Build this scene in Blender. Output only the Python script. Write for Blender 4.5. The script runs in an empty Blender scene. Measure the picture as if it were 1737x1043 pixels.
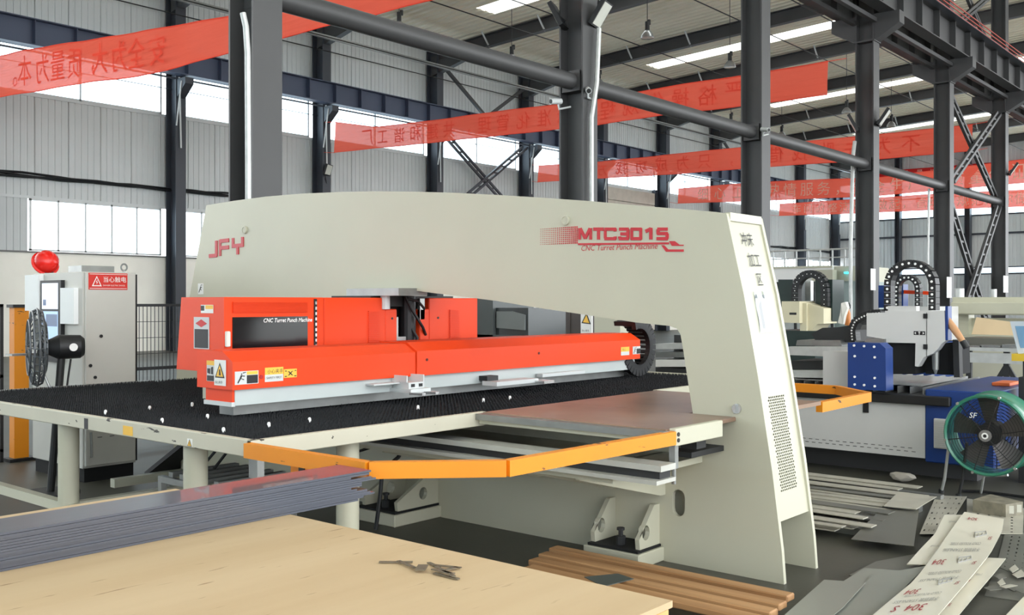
import bpy, bmesh, math, random
from mathutils import Vector, Matrix
from mathutils.geometry import tessellate_polygon
random.seed(7)
SC = bpy.context.scene
COL = SC.collection
# ------------------------------------------------------------------ camera
F, CX, Y0, H = 1680.0, 868.5, 513.0, 1.55
A = math.atan((2300 - 868.5) / F)
ca, sa = math.cos(A), math.sin(A)
cam_d = bpy.data.cameras.new('camera')
cam = bpy.data.objects.new('camera', cam_d); COL.objects.link(cam)
cam.location = (0, 0, H)
cam.rotation_euler = (math.pi / 2, 0, A - math.pi / 2)
cam_d.sensor_width = 36.0
cam_d.lens = 36.0 * F / 1737.0
cam_d.shift_y = -8.5 / 1737.0
cam_d.clip_start, cam_d.clip_end = 0.05, 300
SC.camera = cam
# ------------------------------------------------------------------ world / exposure
SKY_STRENGTH = 3.0
w = bpy.data.worlds.new('overcast_sky'); SC.world = w; w.use_nodes = True
bgn = w.node_tree.nodes['Background']
bgn.inputs[0].default_value = (0.93, 0.97, 1.0, 1); bgn.inputs[1].default_value = SKY_STRENGTH
vs = SC.view_settings
vs.view_transform = 'Standard'; vs.look = 'None'; vs.exposure = 0.72; vs.gamma = 1.0; vs.use_curve_mapping = False

def ray(px, py):
    u = (px - CX) / F
    return Vector((ca + u * sa, sa - u * ca, (Y0 - py) / F))
def PZ(px, py, z): r = ray(px, py); t = (z - H) / r.z; return Vector((r.x * t, r.y * t, z))
def PX(px, py, x): r = ray(px, py); t = x / r.x; return Vector((x, r.y * t, H + r.z * t))
def PY(px, py, y): r = ray(px, py); t = y / r.y; return Vector((r.x * t, y, H + r.z * t))

# ------------------------------------------------------------------ materials
def lin(c):
    return tuple((v / 255 / 12.92) if v / 255 <= 0.04045 else ((v / 255 + 0.055) / 1.055) ** 2.4 for v in c) + (1.0,)
MATS = {}
def M(name, rgb, rough=0.5, metal=0.0, var=0.06, scale=3.0, bump=0.0, bscale=60.0, stretch=None, emit=0.0, spec=0.5, dark=None, streak=None, coat=0.0):
    """procedural material: base colour varied by noise, optional stretched streaks, optional fine bump"""
    if name in MATS: return MATS[name]
    m = bpy.data.materials.new(name); m.use_nodes = True; MATS[name] = m
    nt = m.node_tree; N = nt.nodes; L = nt.links
    b = N['Principled BSDF']
    b.inputs['Roughness'].default_value = rough; b.inputs['Metallic'].default_value = metal
    b.inputs['Specular IOR Level'].default_value = spec
    if coat: b.inputs['Coat Weight'].default_value = coat
    tc = N.new('ShaderNodeTexCoord'); mp = N.new('ShaderNodeMapping'); L.new(tc.outputs['Object'], mp.inputs['Vector'])
    if stretch: mp.inputs['Scale'].default_value = stretch
    no = N.new('ShaderNodeTexNoise'); no.inputs['Scale'].default_value = scale; no.inputs['Detail'].default_value = 5
    L.new(mp.outputs[0], no.inputs['Vector'])
    cr = N.new('ShaderNodeValToRGB')
    base = lin(rgb)
    lo = lin(dark) if dark else tuple(v * (1 - var) for v in base[:3]) + (1,)
    hi = base if dark else tuple(min(1, v * (1 + var)) for v in base[:3]) + (1,)
    cr.color_ramp.elements[0].color = lo; cr.color_ramp.elements[1].color = hi
    cr.color_ramp.elements[0].position = 0.3; cr.color_ramp.elements[1].position = 0.62
    L.new(no.outputs['Fac'], cr.inputs['Fac'])
    col = cr.outputs[0]
    if streak:
        n2 = N.new('ShaderNodeTexNoise'); n2.inputs['Scale'].default_value = streak[0]; n2.inputs['Detail'].default_value = 3
        mp2 = N.new('ShaderNodeMapping'); L.new(tc.outputs['Object'], mp2.inputs['Vector']); mp2.inputs['Scale'].default_value = streak[1]
        L.new(mp2.outputs[0], n2.inputs['Vector'])
        r2 = N.new('ShaderNodeValToRGB'); r2.color_ramp.elements[0].position = streak[3]; r2.color_ramp.elements[1].position = streak[3] + streak[4]
        L.new(n2.outputs['Fac'], r2.inputs['Fac'])
        mx = N.new('ShaderNodeMix'); mx.data_type = 'RGBA'
        L.new(r2.outputs[0], mx.inputs['Factor']); L.new(col, mx.inputs['A']); mx.inputs['B'].default_value = lin(streak[2])
        col = mx.outputs['Result']
    L.new(col, b.inputs['Base Color'])
    if bump:
        nb = N.new('ShaderNodeTexNoise'); nb.inputs['Scale'].default_value = bscale; L.new(mp.outputs[0], nb.inputs['Vector'])
        bp = N.new('ShaderNodeBump'); bp.inputs['Strength'].default_value = bump; bp.inputs['Distance'].default_value = 0.01
        L.new(nb.outputs['Fac'], bp.inputs['Height']); L.new(bp.outputs[0], b.inputs['Normal'])
    if emit:
        b.inputs['Emission Color'].default_value = base; b.inputs['Emission Strength'].default_value = emit
    return m
def Mglass(name, tint=(240, 250, 255), gloss=0.06):
    m = bpy.data.materials.new(name); m.use_nodes = True; MATS[name] = m
    N = m.node_tree.nodes; L = m.node_tree.links; N.remove(N['Principled BSDF'])
    t = N.new('ShaderNodeBsdfTransparent'); t.inputs[0].default_value = lin(tint)
    g = N.new('ShaderNodeBsdfGlossy'); g.inputs['Roughness'].default_value = 0.08
    mx = N.new('ShaderNodeMixShader'); mx.inputs[0].default_value = gloss
    L.new(t.outputs[0], mx.inputs[1]); L.new(g.outputs[0], mx.inputs[2]); L.new(mx.outputs[0], N['Material Output'].inputs[0])
    return m
def Mcloth(name, rgb, trans, seethru):
    """thin translucent banner fabric: diffuse + translucent + a little see-through weave"""
    m = bpy.data.materials.new(name); m.use_nodes = True; MATS[name] = m
    N = m.node_tree.nodes; L = m.node_tree.links; N.remove(N['Principled BSDF'])
    d = N.new('ShaderNodeBsdfDiffuse'); d.inputs[0].default_value = lin(rgb)
    t = N.new('ShaderNodeBsdfTranslucent'); t.inputs[0].default_value = lin(rgb)
    s = N.new('ShaderNodeBsdfTransparent'); s.inputs[0].default_value = (1, .82, .8, 1)
    tc = N.new('ShaderNodeTexCoord'); wv = N.new('ShaderNodeTexNoise'); wv.inputs['Scale'].default_value = 2.5
    mp = N.new('ShaderNodeMapping'); mp.inputs['Scale'].default_value = (1, .25, 3); L.new(tc.outputs['Object'], mp.inputs[0]); L.new(mp.outputs[0], wv.inputs['Vector'])
    bp = N.new('ShaderNodeBump'); bp.inputs['Strength'].default_value = .5; bp.inputs['Distance'].default_value = .15; L.new(wv.outputs['Fac'], bp.inputs['Height'])
    L.new(bp.outputs[0], d.inputs['Normal'])
    a = N.new('ShaderNodeMixShader'); a.inputs[0].default_value = trans
    L.new(d.outputs[0], a.inputs[1]); L.new(t.outputs[0], a.inputs[2])
    b = N.new('ShaderNodeMixShader'); b.inputs[0].default_value = seethru
    L.new(a.outputs[0], b.inputs[1]); L.new(s.outputs[0], b.inputs[2]); L.new(b.outputs[0], N['Material Output'].inputs[0])
    return m
def Mskylight(name, rgb):
    """translucent fibreglass sheet: gives off nothing itself, passes the real sky's light"""
    m = bpy.data.materials.new(name); m.use_nodes = True; MATS[name] = m
    N = m.node_tree.nodes; L = m.node_tree.links; N.remove(N['Principled BSDF'])
    t = N.new('ShaderNodeBsdfTranslucent'); t.inputs[0].default_value = lin(rgb)
    s_ = N.new('ShaderNodeBsdfTransparent'); s_.inputs[0].default_value = lin(rgb)
    mx = N.new('ShaderNodeMixShader'); mx.inputs[0].default_value = .5
    L.new(t.outputs[0], mx.inputs[1]); L.new(s_.outputs[0], mx.inputs[2]); L.new(mx.outputs[0], N['Material Output'].inputs[0])
    return m

# ------------------------------------------------------------------ mesh builder
class MB:
    def __init__(s): s.v = []; s.f = []
    def add(s, vs_, fs):
        o = len(s.v); s.v += [tuple(p) for p in vs_]; s.f += [tuple(i + o for i in f) for f in fs]; return s
    def box(s, x0, x1, y0, y1, z0, z1):
        x0, x1 = sorted((x0, x1)); y0, y1 = sorted((y0, y1)); z0, z1 = sorted((z0, z1))
        return s.add([(x0,y0,z0),(x1,y0,z0),(x1,y1,z0),(x0,y1,z0),(x0,y0,z1),(x1,y0,z1),(x1,y1,z1),(x0,y1,z1)],
                     [(0,3,2,1),(4,5,6,7),(0,1,5,4),(1,2,6,5),(2,3,7,6),(3,0,4,7)])
    def cbox(s, x0, x1, y0, y1, z0, z1, b):
        """box with bevelled edges"""
        x0, x1 = sorted((x0, x1)); y0, y1 = sorted((y0, y1)); z0, z1 = sorted((z0, z1))
        bm = bmesh.new(); bmesh.ops.create_cube(bm, size=1)
        for v in bm.verts: v.co = Vector(((x0+x1)/2 + v.co.x*(x1-x0), (y0+y1)/2 + v.co.y*(y1-y0), (z0+z1)/2 + v.co.z*(z1-z0)))
        bmesh.ops.bevel(bm, geom=bm.edges[:] , offset=b, segments=1, affect='EDGES')
        bm.verts.index_update(); s.add([v.co[:] for v in bm.verts], [[v.index for v in f.verts] for f in bm.faces]); bm.free(); return s
    def obox(s, p0, p1, w_, h_, up=(0, 0, 1), so=0.0, uo=0.0):
        """box along p0-p1, w_ across, h_ along up; so/uo shift it sideways / along up"""
        p0 = Vector(p0); p1 = Vector(p1); d = (p1 - p0).normalized(); up = Vector(up)
        sd = d.cross(up)
        if sd.length < 1e-6: sd = d.cross(Vector((1, 0, 0)))
        sd.normalize(); u = sd.cross(d).normalized()
        r = []
        for p in (p0, p1):
            for a_, b_ in ((-1,-1),(1,-1),(1,1),(-1,1)):
                r.append(p + sd * (so + a_ * w_ / 2) + u * (uo + b_ * h_ / 2))
        return s.add(r, [(0,1,2,3),(7,6,5,4),(0,4,5,1),(1,5,6,2),(2,6,7,3),(3,7,4,0)])
    def ibeam(s, p0, p1, b, h, tw, tf, up=(0, 0, 1)):
        s.obox(p0, p1, b, tf, up, 0, h / 2 - tf / 2); s.obox(p0, p1, b, tf, up, 0, -h / 2 + tf / 2); return s.obox(p0, p1, tw, h - 2 * tf, up)
    def cyl(s, p0, p1, r0, r1=None, n=12, caps=True):
        r1 = r0 if r1 is None else r1
        p0 = Vector(p0); p1 = Vector(p1); d = (p1 - p0).normalized()
        a_ = d.orthogonal().normalized(); b_ = d.cross(a_)
        vs_ = []
        for p, r in ((p0, r0), (p1, r1)):
            for i in range(n):
                t = 2 * math.pi * i / n; vs_.append(p + (a_ * math.cos(t) + b_ * math.sin(t)) * r)
        fs = [(i, (i+1) % n, n + (i+1) % n, n + i) for i in range(n)]
        if caps: fs += [tuple(range(n - 1, -1, -1)), tuple(range(n, 2 * n))]
        return s.add(vs_, fs)
    def tube(s, pts, r, n=8, closed=False):
        pts = [Vector(p) for p in pts]; m_ = len(pts); vs_ = []
        prev = None
        for i, p in enumerate(pts):
            a_ = pts[(i - 1) % m_] if (closed or i > 0) else p
            b_ = pts[(i + 1) % m_] if (closed or i < m_ - 1) else p
            d = (b_ - a_).normalized()
            if prev is None: u = d.orthogonal().normalized()
            else:
                u = prev - d * prev.dot(d); u = u.normalized() if u.length > 1e-6 else d.orthogonal().normalized()
            prev = u; v_ = d.cross(u)
            rr = r[i] if isinstance(r, (list, tuple)) else r
            vs_ += [p + (u * math.cos(2*math.pi*k/n) + v_ * math.sin(2*math.pi*k/n)) * rr for k in range(n)]
        fs = []
        for i in range(m_ if closed else m_ - 1):
            j = (i + 1) % m_
            fs += [(i*n + k, i*n + (k+1) % n, j*n + (k+1) % n, j*n + k) for k in range(n)]
        if not closed: fs += [tuple(range(n - 1, -1, -1)), tuple((m_-1)*n + k for k in range(n))]
        return s.add(vs_, fs)
    def poly(s, outer, fn, d0, d1, holes=()):
        """extrude a 2D outline with holes; fn(a,b,d) -> 3D"""
        loops = [list(outer)] + [list(h) for h in holes]
        flat = [p for l in loops for p in l]
        tris = tessellate_polygon([[Vector((p[0], p[1], 0)) for p in l] for l in loops])
        n = len(flat)
        vs_ = [fn(p[0], p[1], d0) for p in flat] + [fn(p[0], p[1], d1) for p in flat]
        fs = [tuple(t) for t in tris] + [tuple(n + i for i in reversed(t)) for t in tris]
        o = 0
        for l in loops:
            k = len(l)
            fs += [(o + i, o + (i+1) % k, n + o + (i+1) % k, n + o + i) for i in range(k)]
            o += k
        return s.add(vs_, fs)
    def lathe(s, prof, origin, axis, n=24):
        """prof: list of (radius, along axis)"""
        o = Vector(origin); d = Vector(axis).normalized(); a_ = d.orthogonal().normalized(); b_ = d.cross(a_)
        vs_ = [o + d * h_ + (a_ * math.cos(2*math.pi*k/n) + b_ * math.sin(2*math.pi*k/n)) * r for r, h_ in prof for k in range(n)]
        fs = [(i*n + k, i*n + (k+1) % n, (i+1)*n + (k+1) % n, (i+1)*n + k) for i in range(len(prof) - 1) for k in range(n)]
        return s.add(vs_, fs)
    def quad(s, a_, b_, c_, d_): return s.add([a_, b_, c_, d_], [(0, 1, 2, 3)])
    def xf(s, mat): s.v = [tuple(mat @ Vector(p)) for p in s.v]; return s
    def build(s, name, mat, parent=None, local=False, smooth=False):
        off = Vector((0, 0, 0))
        if parent is not None and not local:
            p = parent
            while p is not None: off = off + p.location; p = p.parent
        me = bpy.data.meshes.new(name)
        me.from_pydata([tuple(Vector(p) - off) for p in s.v], [], s.f)
        bm = bmesh.new(); bm.from_mesh(me); bmesh.ops.recalc_face_normals(bm, faces=bm.faces[:])
        bm.to_mesh(me); bm.free()
        if smooth:
            for p in me.polygons: p.use_smooth = True
            me.set_sharp_from_angle(angle=math.radians(40))
        me.materials.append(mat)
        o = bpy.data.objects.new(name, me); COL.objects.link(o)
        if parent is not None: o.parent = parent
        return o
def tag(o, label=None, cat=None, group=None, kind=None):
    if label: o['label'] = label
    if cat: o['category'] = cat
    if group: o['group'] = group
    if kind: o['kind'] = kind
    return o
def thing(name, loc, label, cat, group=None, kind=None, rotz=0.0):
    o = bpy.data.objects.new(name, None); COL.objects.link(o); o.location = loc; o.rotation_euler = (0, 0, rotz)
    o.empty_display_size = .1
    return tag(o, label, cat, group, kind)
def dup(root, dloc, label=None, deep=True):
    r = root.copy(); COL.objects.link(r); r.location = root.location + Vector(dloc)
    if label: r['label'] = label
    if deep:
        for ch in root.children:
            c_ = ch.copy(); COL.objects.link(c_); c_.parent = r
            for g in ch.children:
                d_ = g.copy(); COL.objects.link(d_); d_.parent = c_
    return r
def lettering(body, size, mat, parent, o, xd, yd, name='lettering', stretch=1.0, bold=0.0, shear=0.0, lift=0.002, space=1.0, align='LEFT', local=False, thick=0.0):
    """flat lettering as mesh on the plane spanned by xd,yd at o"""
    cu = bpy.data.curves.new('txt', 'FONT'); cu.body = body; cu.size = size; cu.offset = bold; cu.shear = shear
    cu.resolution_u = 2; cu.align_x = align; cu.space_character = space; cu.extrude = thick
    to = bpy.data.objects.new('txt', cu); COL.objects.link(to)
    dg = bpy.context.evaluated_depsgraph_get(); ev = to.evaluated_get(dg)
    me = bpy.data.meshes.new_from_object(ev)
    bpy.data.objects.remove(to); bpy.data.curves.remove(cu)
    xd = Vector(xd).normalized(); yd = Vector(yd).normalized(); nn = xd.cross(yd)
    o = Vector(o)
    vs_ = [o + xd * (v.co.x * stretch) + yd * v.co.y + nn * (v.co.z + lift) for v in me.vertices]
    mb = MB().add(vs_, [tuple(p.vertices) for p in me.polygons])
    bpy.data.meshes.remove(me)
    ob = mb.build(name, mat, parent, local)
    return ob

# palette
STEEL_DK = M('dark_blue_grey_paint', (57, 61, 69), .5, var=.10, scale=.8)
STEEL_DK2 = M('charcoal_beam_paint', (66, 66, 67), .5, var=.10, scale=.8)
CRANEB = M('navy_crane_beam_paint', (70, 80, 102), .5, var=.08, scale=.5)
WALLP = M('off_white_wall_panel', (204, 208, 208), .55, var=.04, scale=.6)
DADO = M('white_plaster', (250, 247, 236), .8, var=.03, scale=1.2, bump=.1, bscale=30)
ROOFM = M('cream_metal_roof_sheet', (238, 232, 212), .6, var=.03, scale=.7)
CONC = M('grey_concrete_floor', (80, 79, 71), .45, var=.0, scale=.7, dark=(62, 62, 55), bump=.06, bscale=40, spec=.4)
WHITEP = M('white_enamel', (206, 210, 210), .35, var=.02)
GLASS = Mglass('window_glass')
SKYL = Mskylight('fibreglass_skylight', (236, 236, 230))
CREAM = M('cream_machine_paint', (192, 190, 170), .42, var=.025, scale=1.2, bump=.03, bscale=200)
PALEBL = CREAM
RED = M('orange_red_enamel', (236, 70, 26), .4, var=.04, scale=1.0, bump=.02, bscale=150, spec=.25)
ORANGE = M('safety_orange_paint', (228, 140, 20), .45, var=.03, streak=(9, (1, 1, 3), (70, 50, 30), .70, .03))
BLACK = M('black_plastic', (24, 25, 27), .5, var=.15)
BLACKM = M('black_matte', (14, 15, 17), .8, var=.2)
RUBBER = M('dark_rubber', (36, 37, 38), .6, var=.15)
GREYM = M('grey_machined_metal', (150, 152, 150), .35, .7, var=.1, scale=8)
CHROME = M('bright_metal', (205, 207, 207), .25, .9, var=.05)
WHITE = M('white_print', (244, 244, 242), .6, var=.01)
BLUEP = M('blue_machine_paint', (18, 56, 124), .4, var=.05)
GALV = M('galvanised_pipe', (196, 198, 196), .4, .3, var=.08, scale=10)
# ================================================================== the hall
YW, XE = 29.4, 72.0
def roofz(y): return 12.0 + (29.4 - y) * .045 if y > 9.27 else 12.0 + 20.13 * .045 - (9.27 - y) * .045
WCOL = [17.3 + 5.915 * k for k in range(-2, 10)]
MCOL = [6.5, 12.48, 18.5, 24.53, 30.55, 36.6]
# floor
fl = MB().box(-14, XE + 1, -12, YW + 1, -.2, 0).build('floor', CONC)
yd = MB().box(-70, XE + 1, -70, -12, -.3, -.02).build('ground_bounce_yard', M('pale_bounce_yard', (214, 212, 206), .9, var=.05))  # unseen pale ground added to reflect daylight onto the roof
tag(yd, 'unseen pale yard added to bounce daylight up onto the roof', 'ground', kind='structure')
tag(fl, 'grey concrete workshop floor', 'floor', kind='structure')
# ribbed cladding panel profile along x (width 1 m), outer face towards -y
def ribbed(x0, x1, z0, z1, y, pitch=.2, dep=.018):
    mb = MB(); xs = []
    n = max(1, round((x1 - x0) / pitch)); p = (x1 - x0) / n
    for i in range(n):
        a_ = x0 + i * p
        xs += [(a_, 0), (a_ + p * .72, 0), (a_ + p * .80, dep), (a_ + p * .92, dep)]
    xs.append((x1, 0))
    k = len(xs)
    vs_ = [(x, y + d, z0) for x, d in xs] + [(x, y + d, z1) for x, d in xs]
    fs = [(i, i + 1, k + i + 1, k + i) for i in range(k - 1)]
    return mb.add(vs_, fs)
wl = thing('wall_left', (40, YW, 0), 'long side wall of ribbed off-white panels above white plaster', 'wall', kind='structure')
MB().box(-6, XE, YW, YW + .3, 0, 3.0).build('dado', DADO, wl)
MB().box(-6, XE, YW - .06, YW + .3, 3.0, 3.05).build('dado_cap', M('grey_cap', (120, 120, 118), .6), wl)
BACK = WALLP
MB().box(6, XE, YW + .05, YW + .1, 4.62, 7.6).box(6, XE, YW + .05, YW + .1, 9.3, 12.2).box(6, 12.8, YW + .05, YW + .1, 3.05, 4.62).build('panel_backing', BACK, wl)
def panels(z0, z1, xa, xb, step=1.0):
    first = None; n = int(round((xb - xa) / step))
    for i in range(n):
        if first is None:
            first = ribbed(0, step - .012, z0, z1, YW).build('wall_panel', WALLP, None, True)
            first.parent = wl; first.location = (xa - 40, -YW, 0)
        else:
            o = first.copy(); COL.objects.link(o); o.location = (xa - 40 + i * step, -YW, 0)
panels(4.62, 7.6, 6, 72)
panels(9.3, 12.2, 6, 72)
panels(3.05, 4.62, 6, 12.8, .97)
MB().box(6, XE, YW - .03, YW + .1, 7.56, 7.64).build('window_ledge', WHITEP, wl)
MB().box(6, XE, YW - .03, YW + .1, 4.58, 4.66).build('window_ledge', WHITEP, wl)
MB().box(6, XE, YW + .02, YW + .1, 9.15, 9.35).build('window_head', WHITEP, wl)
# windows: upper strip and lower strip in every bay
wn = 0
def window(x0, x1, z0, z1, y, npane, label, grp):
    global wn; wn += 1
    t = thing('window_%d' % wn, ((x0 + x1) / 2, y, z0), label, 'window', grp, 'structure')
    f = MB(); e = .05
    f.box(x0, x1, y - .03, y + .05, z0, z0 + e); f.box(x0, x1, y - .03, y + .05, z1 - e, z1)
    pw = (x1 - x0) / npane
    for i in range(npane + 1):
        xc = min(max(x0 + i * pw, x0 + e / 2), x1 - e / 2); f.box(xc - e / 2, xc + e / 2, y - .03, y + .05, z0, z1)
    f.build('window_frame', WHITEP, t)
    for i in range(npane):
        MB().box(x0 + i * pw + .03, x0 + (i + 1) * pw - .03, y + .01, y + .02, z0 + e, z1 - e).build('pane', GLASS, t)
for k in range(len(WCOL) - 1):
    a_, b_ = WCOL[k] + .28, WCOL[k + 1] - .28
    window(a_, b_, 7.64, 9.15, YW, 2, 'bright clerestory window strip under the crane beam of the side wall', 'clerestory windows')
    if k == 1: window(12.84, b_ - .02, 3.06, 4.58, YW, 5, 'low white-framed window above the dado behind the electrical cabinet', None)
    elif k > 1: window(a_, b_, 3.06, 4.58, YW, 6, 'low white-framed window strip above the dado of the side wall', 'low side wall windows')
# wall columns with flared brackets at the crane beam
def hcol(mb, x, y, z0, z1, bx, hy, t=.03):
    mb.box(x - bx / 2, x + bx / 2, y - hy / 2, y - hy / 2 + t, z0, z1); mb.box(x - bx / 2, x + bx / 2, y + hy / 2 - t, y + hy / 2, z0, z1)
    return mb.box(x - t / 2, x + t / 2, y - hy / 2 + t, y + hy / 2 - t, z0, z1)
wc = thing('wall_column', (WCOL[0], 29.0, 0), 'dark steel column standing against the side wall under the crane beam', 'column', 'side wall columns', 'structure')
hcol(MB(), WCOL[0], 29.0, 0, 12.0, .36, .6, .03).build('shaft', STEEL_DK, wc)
MB().poly([(28.7, 8.1), (28.7, 8.7), (28.2, 8.7), (28.2, 8.5)], lambda a_, b_, d: (WCOL[0] + d, a_, b_), -.15, .15).build('bracket', STEEL_DK, wc)
MB().cyl((WCOL[0] - .1, 28.62, 8.75), (WCOL[0] - .02, 28.66, 6.5), .03, n=6).cyl((WCOL[0] - .16, 28.4, 8.6), (WCOL[0] - .18, 28.66, 7.2), .025, n=6).build('stay_rod', WHITEP, wc)
for x in WCOL[1:]: dup(wc, (x - WCOL[0], 0, 0))
# crane beam along the left wall
cb = thing('crane_beam', (40, 28.45, 8.8), 'navy crane runway beam along the clerestory windows', 'beam', kind='structure')
mb = MB().ibeam((6, 28.45, 9.16), (XE, 28.45, 9.16), .4, .76, .02, .03); mb.build('beam_section', CRANEB, cb)
st = MB().box(6.5, 6.52, 28.26, 28.44, 8.83, 9.5).build('stiffener', CRANEB, cb)
for i in range(1, 54):
    o = st.copy(); COL.objects.link(o); o.location.x = i * 1.2
MB().obox((6, 28.75, 8.72), (XE, 28.75, 8.72), .06, .05).obox((6, 29.2, 8.45), (XE, 29.2, 8.45), .02, .02).build('brace_rail', STEEL_DK, cb)
# cables along the left wall
mb = MB()
for j in range(3):
    pts = []
    for i in range(0, 60):
        x = 6 + i * 1.1; pts.append((x, YW - .08 - j * .03, 5.24 + .05 * math.sin(i * 1.3 + j * 2) + .03 * math.sin(i * .37 + j)))
    mb.tube(pts, .035, 5)
tag(mb.build('cable_bundle', BLACK), 'black cable bundle strung along the ribbed side wall', 'cable')
# end wall
we = thing('wall_end', (XE, 15, 0), 'far gable wall of pale ribbed panels with window strip', 'wall', kind='structure')
def endpanels(z0, z1, ya, yb):
    first = None
    for i in range(int(round(yb - ya))):
        if first is None:
            mb = ribbed(0, .985, z0, z1, 0, .25, .02)
            mb.v = [(-v[1] if False else v[1], v[0], v[2]) for v in mb.v]
            first = mb.build('wall_panel', WALLP, None, True); first.parent = we; first.location = (0, ya - 15, 0)
        else:
            o = first.copy(); COL.objects.link(o); o.location = (0, ya - 15 + i, 0)
MB().box(XE + .05, XE + .1, 6, 29.4, 0, 3.5).box(XE + .05, XE + .1, 6, 29.4, 3.95, 7.5).box(XE + .05, XE + .1, 6, 29.4, 10.3, 12.9).build('panel_backing', BACK, we)
endpanels(0, 3.5, 6, 29); endpanels(3.95, 7.5, 6, 29); endpanels(10.3, 12.9, 6, 29)
MB().box(XE - .12, XE, 6, 29.4, 6.15, 6.28).box(XE - .05, XE + .05, 6, 29.4, 7.45, 7.55).box(XE - .05, XE + .05, 6, 29.4, 3.45, 3.55).box(XE - .05, XE + .05, 6, 29.4, 3.9, 3.98).box(XE - .05, XE + .05, 6, 29.4, 10.2, 10.35).build('girt', STEEL_DK, we)
for i in range(5):
    y0 = 6.2 + i * 4.7
    for (z0, z1, lab, g) in ((7.55, 10.2, 'large bright window in the far gable wall behind banners', 'gable wall windows'), (3.55, 3.9, 'narrow low window slot in the far gable wall', 'gable wall slots')):
        wn += 1
        t = thing('window_%d' % wn, (XE, y0 + 2.2, z0), lab, 'window', g, 'structure')
        f = MB(); f.box(XE - .04, XE + .04, y0, y0 + .06, z0, z1).box(XE - .04, XE + .04, y0 + 4.44, y0 + 4.5, z0, z1)
        if z1 > 5: f.box(XE - .04, XE + .04, y0, y0 + 4.5, 8.85, 8.92).box(XE - .04, XE + .04, y0 + 2.2, y0 + 2.26, z0, z1)
        f.build('window_frame', WHITEP, t)
        MB().box(XE - .01, XE, y0 + .06, y0 + 4.44, z0, z1).build('pane', GLASS, t)
ec = thing('wall_column', (XE - .35, 10.75, 0), 'dark steel post against the far gable wall', 'column', 'gable wall posts', 'structure')
hcol(MB(), XE - .35, 10.75, 0, 12.4, .5, .35).build('shaft', STEEL_DK, ec)
for y in (15.45, 20.15, 24.85): dup(ec, (0, y - 10.75, 0))
# roof: corrugated sheets left and right of the ridge, skylight strips let in
SKX = [-8.4, 3.4, 15.2, 27.0, 38.3, 50.2, 62.3]
ce = thing('ceiling', (30, 9.27, 12.5), 'cream corrugated metal roof over the hall', 'roof', kind='structure')
def roofstrip(x0, x1, ya, yb, pitch=.36):
    mb = MB(); n = max(1, round((x1 - x0) / pitch)); p = (x1 - x0) / n; xs = []
    for i in range(n):
        a_ = x0 + i * p; xs += [(a_, 0), (a_ + p * .45, 0), (a_ + p * .55, .09), (a_ + p * .9, .09)]
    xs.append((x1, 0)); k = len(xs)
    return mb.add([(x, ya, roofz(ya) + d) for x, d in xs] + [(x, yb, roofz(yb) + d) for x, d in xs], [(i, i + 1, k + i + 1, k + i) for i in range(k - 1)])
edges = [-14]
for x in SKX: edges += [x - .5, x + .5]
edges.append(XE + .2)
for i in range(0, len(edges), 2):
    for ya, yb in ((29.7, 9.27), (9.27, -12)):
        roofstrip(edges[i], edges[i + 1], ya, yb).build('roof_sheet', ROOFM, ce)
for x in SKX:
    for ya, yb in ((29.7, 24.3), (10.5, 9.27), (9.27, 8.0)): roofstrip(x - .5, x + .5, ya, yb).build('roof_sheet', ROOFM, ce)
    for ya, yb in ((24.3, 10.5), (8.0, -12)):
        MB().quad((x - .5, ya, roofz(ya) + .02), (x + .5, ya, roofz(ya) + .02), (x + .5, yb, roofz(yb) + .02), (x - .5, yb, roofz(yb) + .02)).build('skylight', SKYL, ce)
# unseen back wall, added to cut light from behind the camera: same ribbed cladding with a window strip
wk = thing('wall_back_added', (-14, 9, 0), 'unseen back wall added to cut light, with window strips like the side wall', 'wall', kind='structure')
MB().box(-14.2, -14, -12, 29.4, 0, 3.06).box(-14.2, -14, -12, 29.4, 4.58, 7.64).box(-14.2, -14, -12, 29.4, 9.15, 12.9).build('wall_sheet', WALLP, wk)  # sheets of the added, unseen back wall
MB().box(-14.12, -14.08, -12, 29.4, 3.06, 4.58).build('pane', GLASS, wk)  # pane of the added, unseen back wall
MB().box(-14.12, -14.08, -12, 29.4, 7.64, 9.15).build('pane', GLASS, wk)  # pane of the added, unseen back wall
mb = MB()
for i in range(15): mb.box(-14.2, -14, -12 + i * 2.95, -11.8 + i * 2.95, 3.06, 4.58).box(-14.2, -14, -12 + i * 2.95, -11.8 + i * 2.95, 7.64, 9.15)
mb.build('window_frame', WHITEP, wk)  # frames of the added, unseen back wall
# rafters
rf = thing('roof_beam', (WCOL[0], 9.27, 12), 'dark steel rafter carrying the corrugated roof', 'beam', 'roof rafters', 'structure')
x = WCOL[0]
mb = MB().ibeam((x, 28.9, roofz(28.9) - .28), (x, 9.27, roofz(9.27) - .28), .26, .5, .02, .03).ibeam((x, 9.27, roofz(9.27) - .28), (x, -11.8, roofz(-11.8) - .28), .26, .5, .02, .03)
mb.poly([(29.1, 10.9), (29.1, 11.7), (26.2, 11.65), (26.2, 11.55)], lambda a_, b_, d: (x + d, a_, b_), -.12, .12)
mb.build('girder', STEEL_DK2, rf)
mb = MB()
for y in (26, 23.2, 20.4, 17.6, 14.8, 12):
    for sg in (-1, 1): mb.obox((x, y, roofz(y) - .52), (x + sg * .45, y, roofz(y) - .02), .05, .05)
mb.build('fly_brace', WALLP, rf)
for xx in WCOL[1:]: dup(rf, (xx - x, 0, 0))
# eave strut and gas pipe by the wall
eb = MB().obox((6, 27.6, 10.9), (XE, 27.6, 10.9), .12, .12)
tag(eb.build('eave_pipe', GREYM), 'grey pipe slung below the eave of the side wall', 'pipe')
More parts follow.
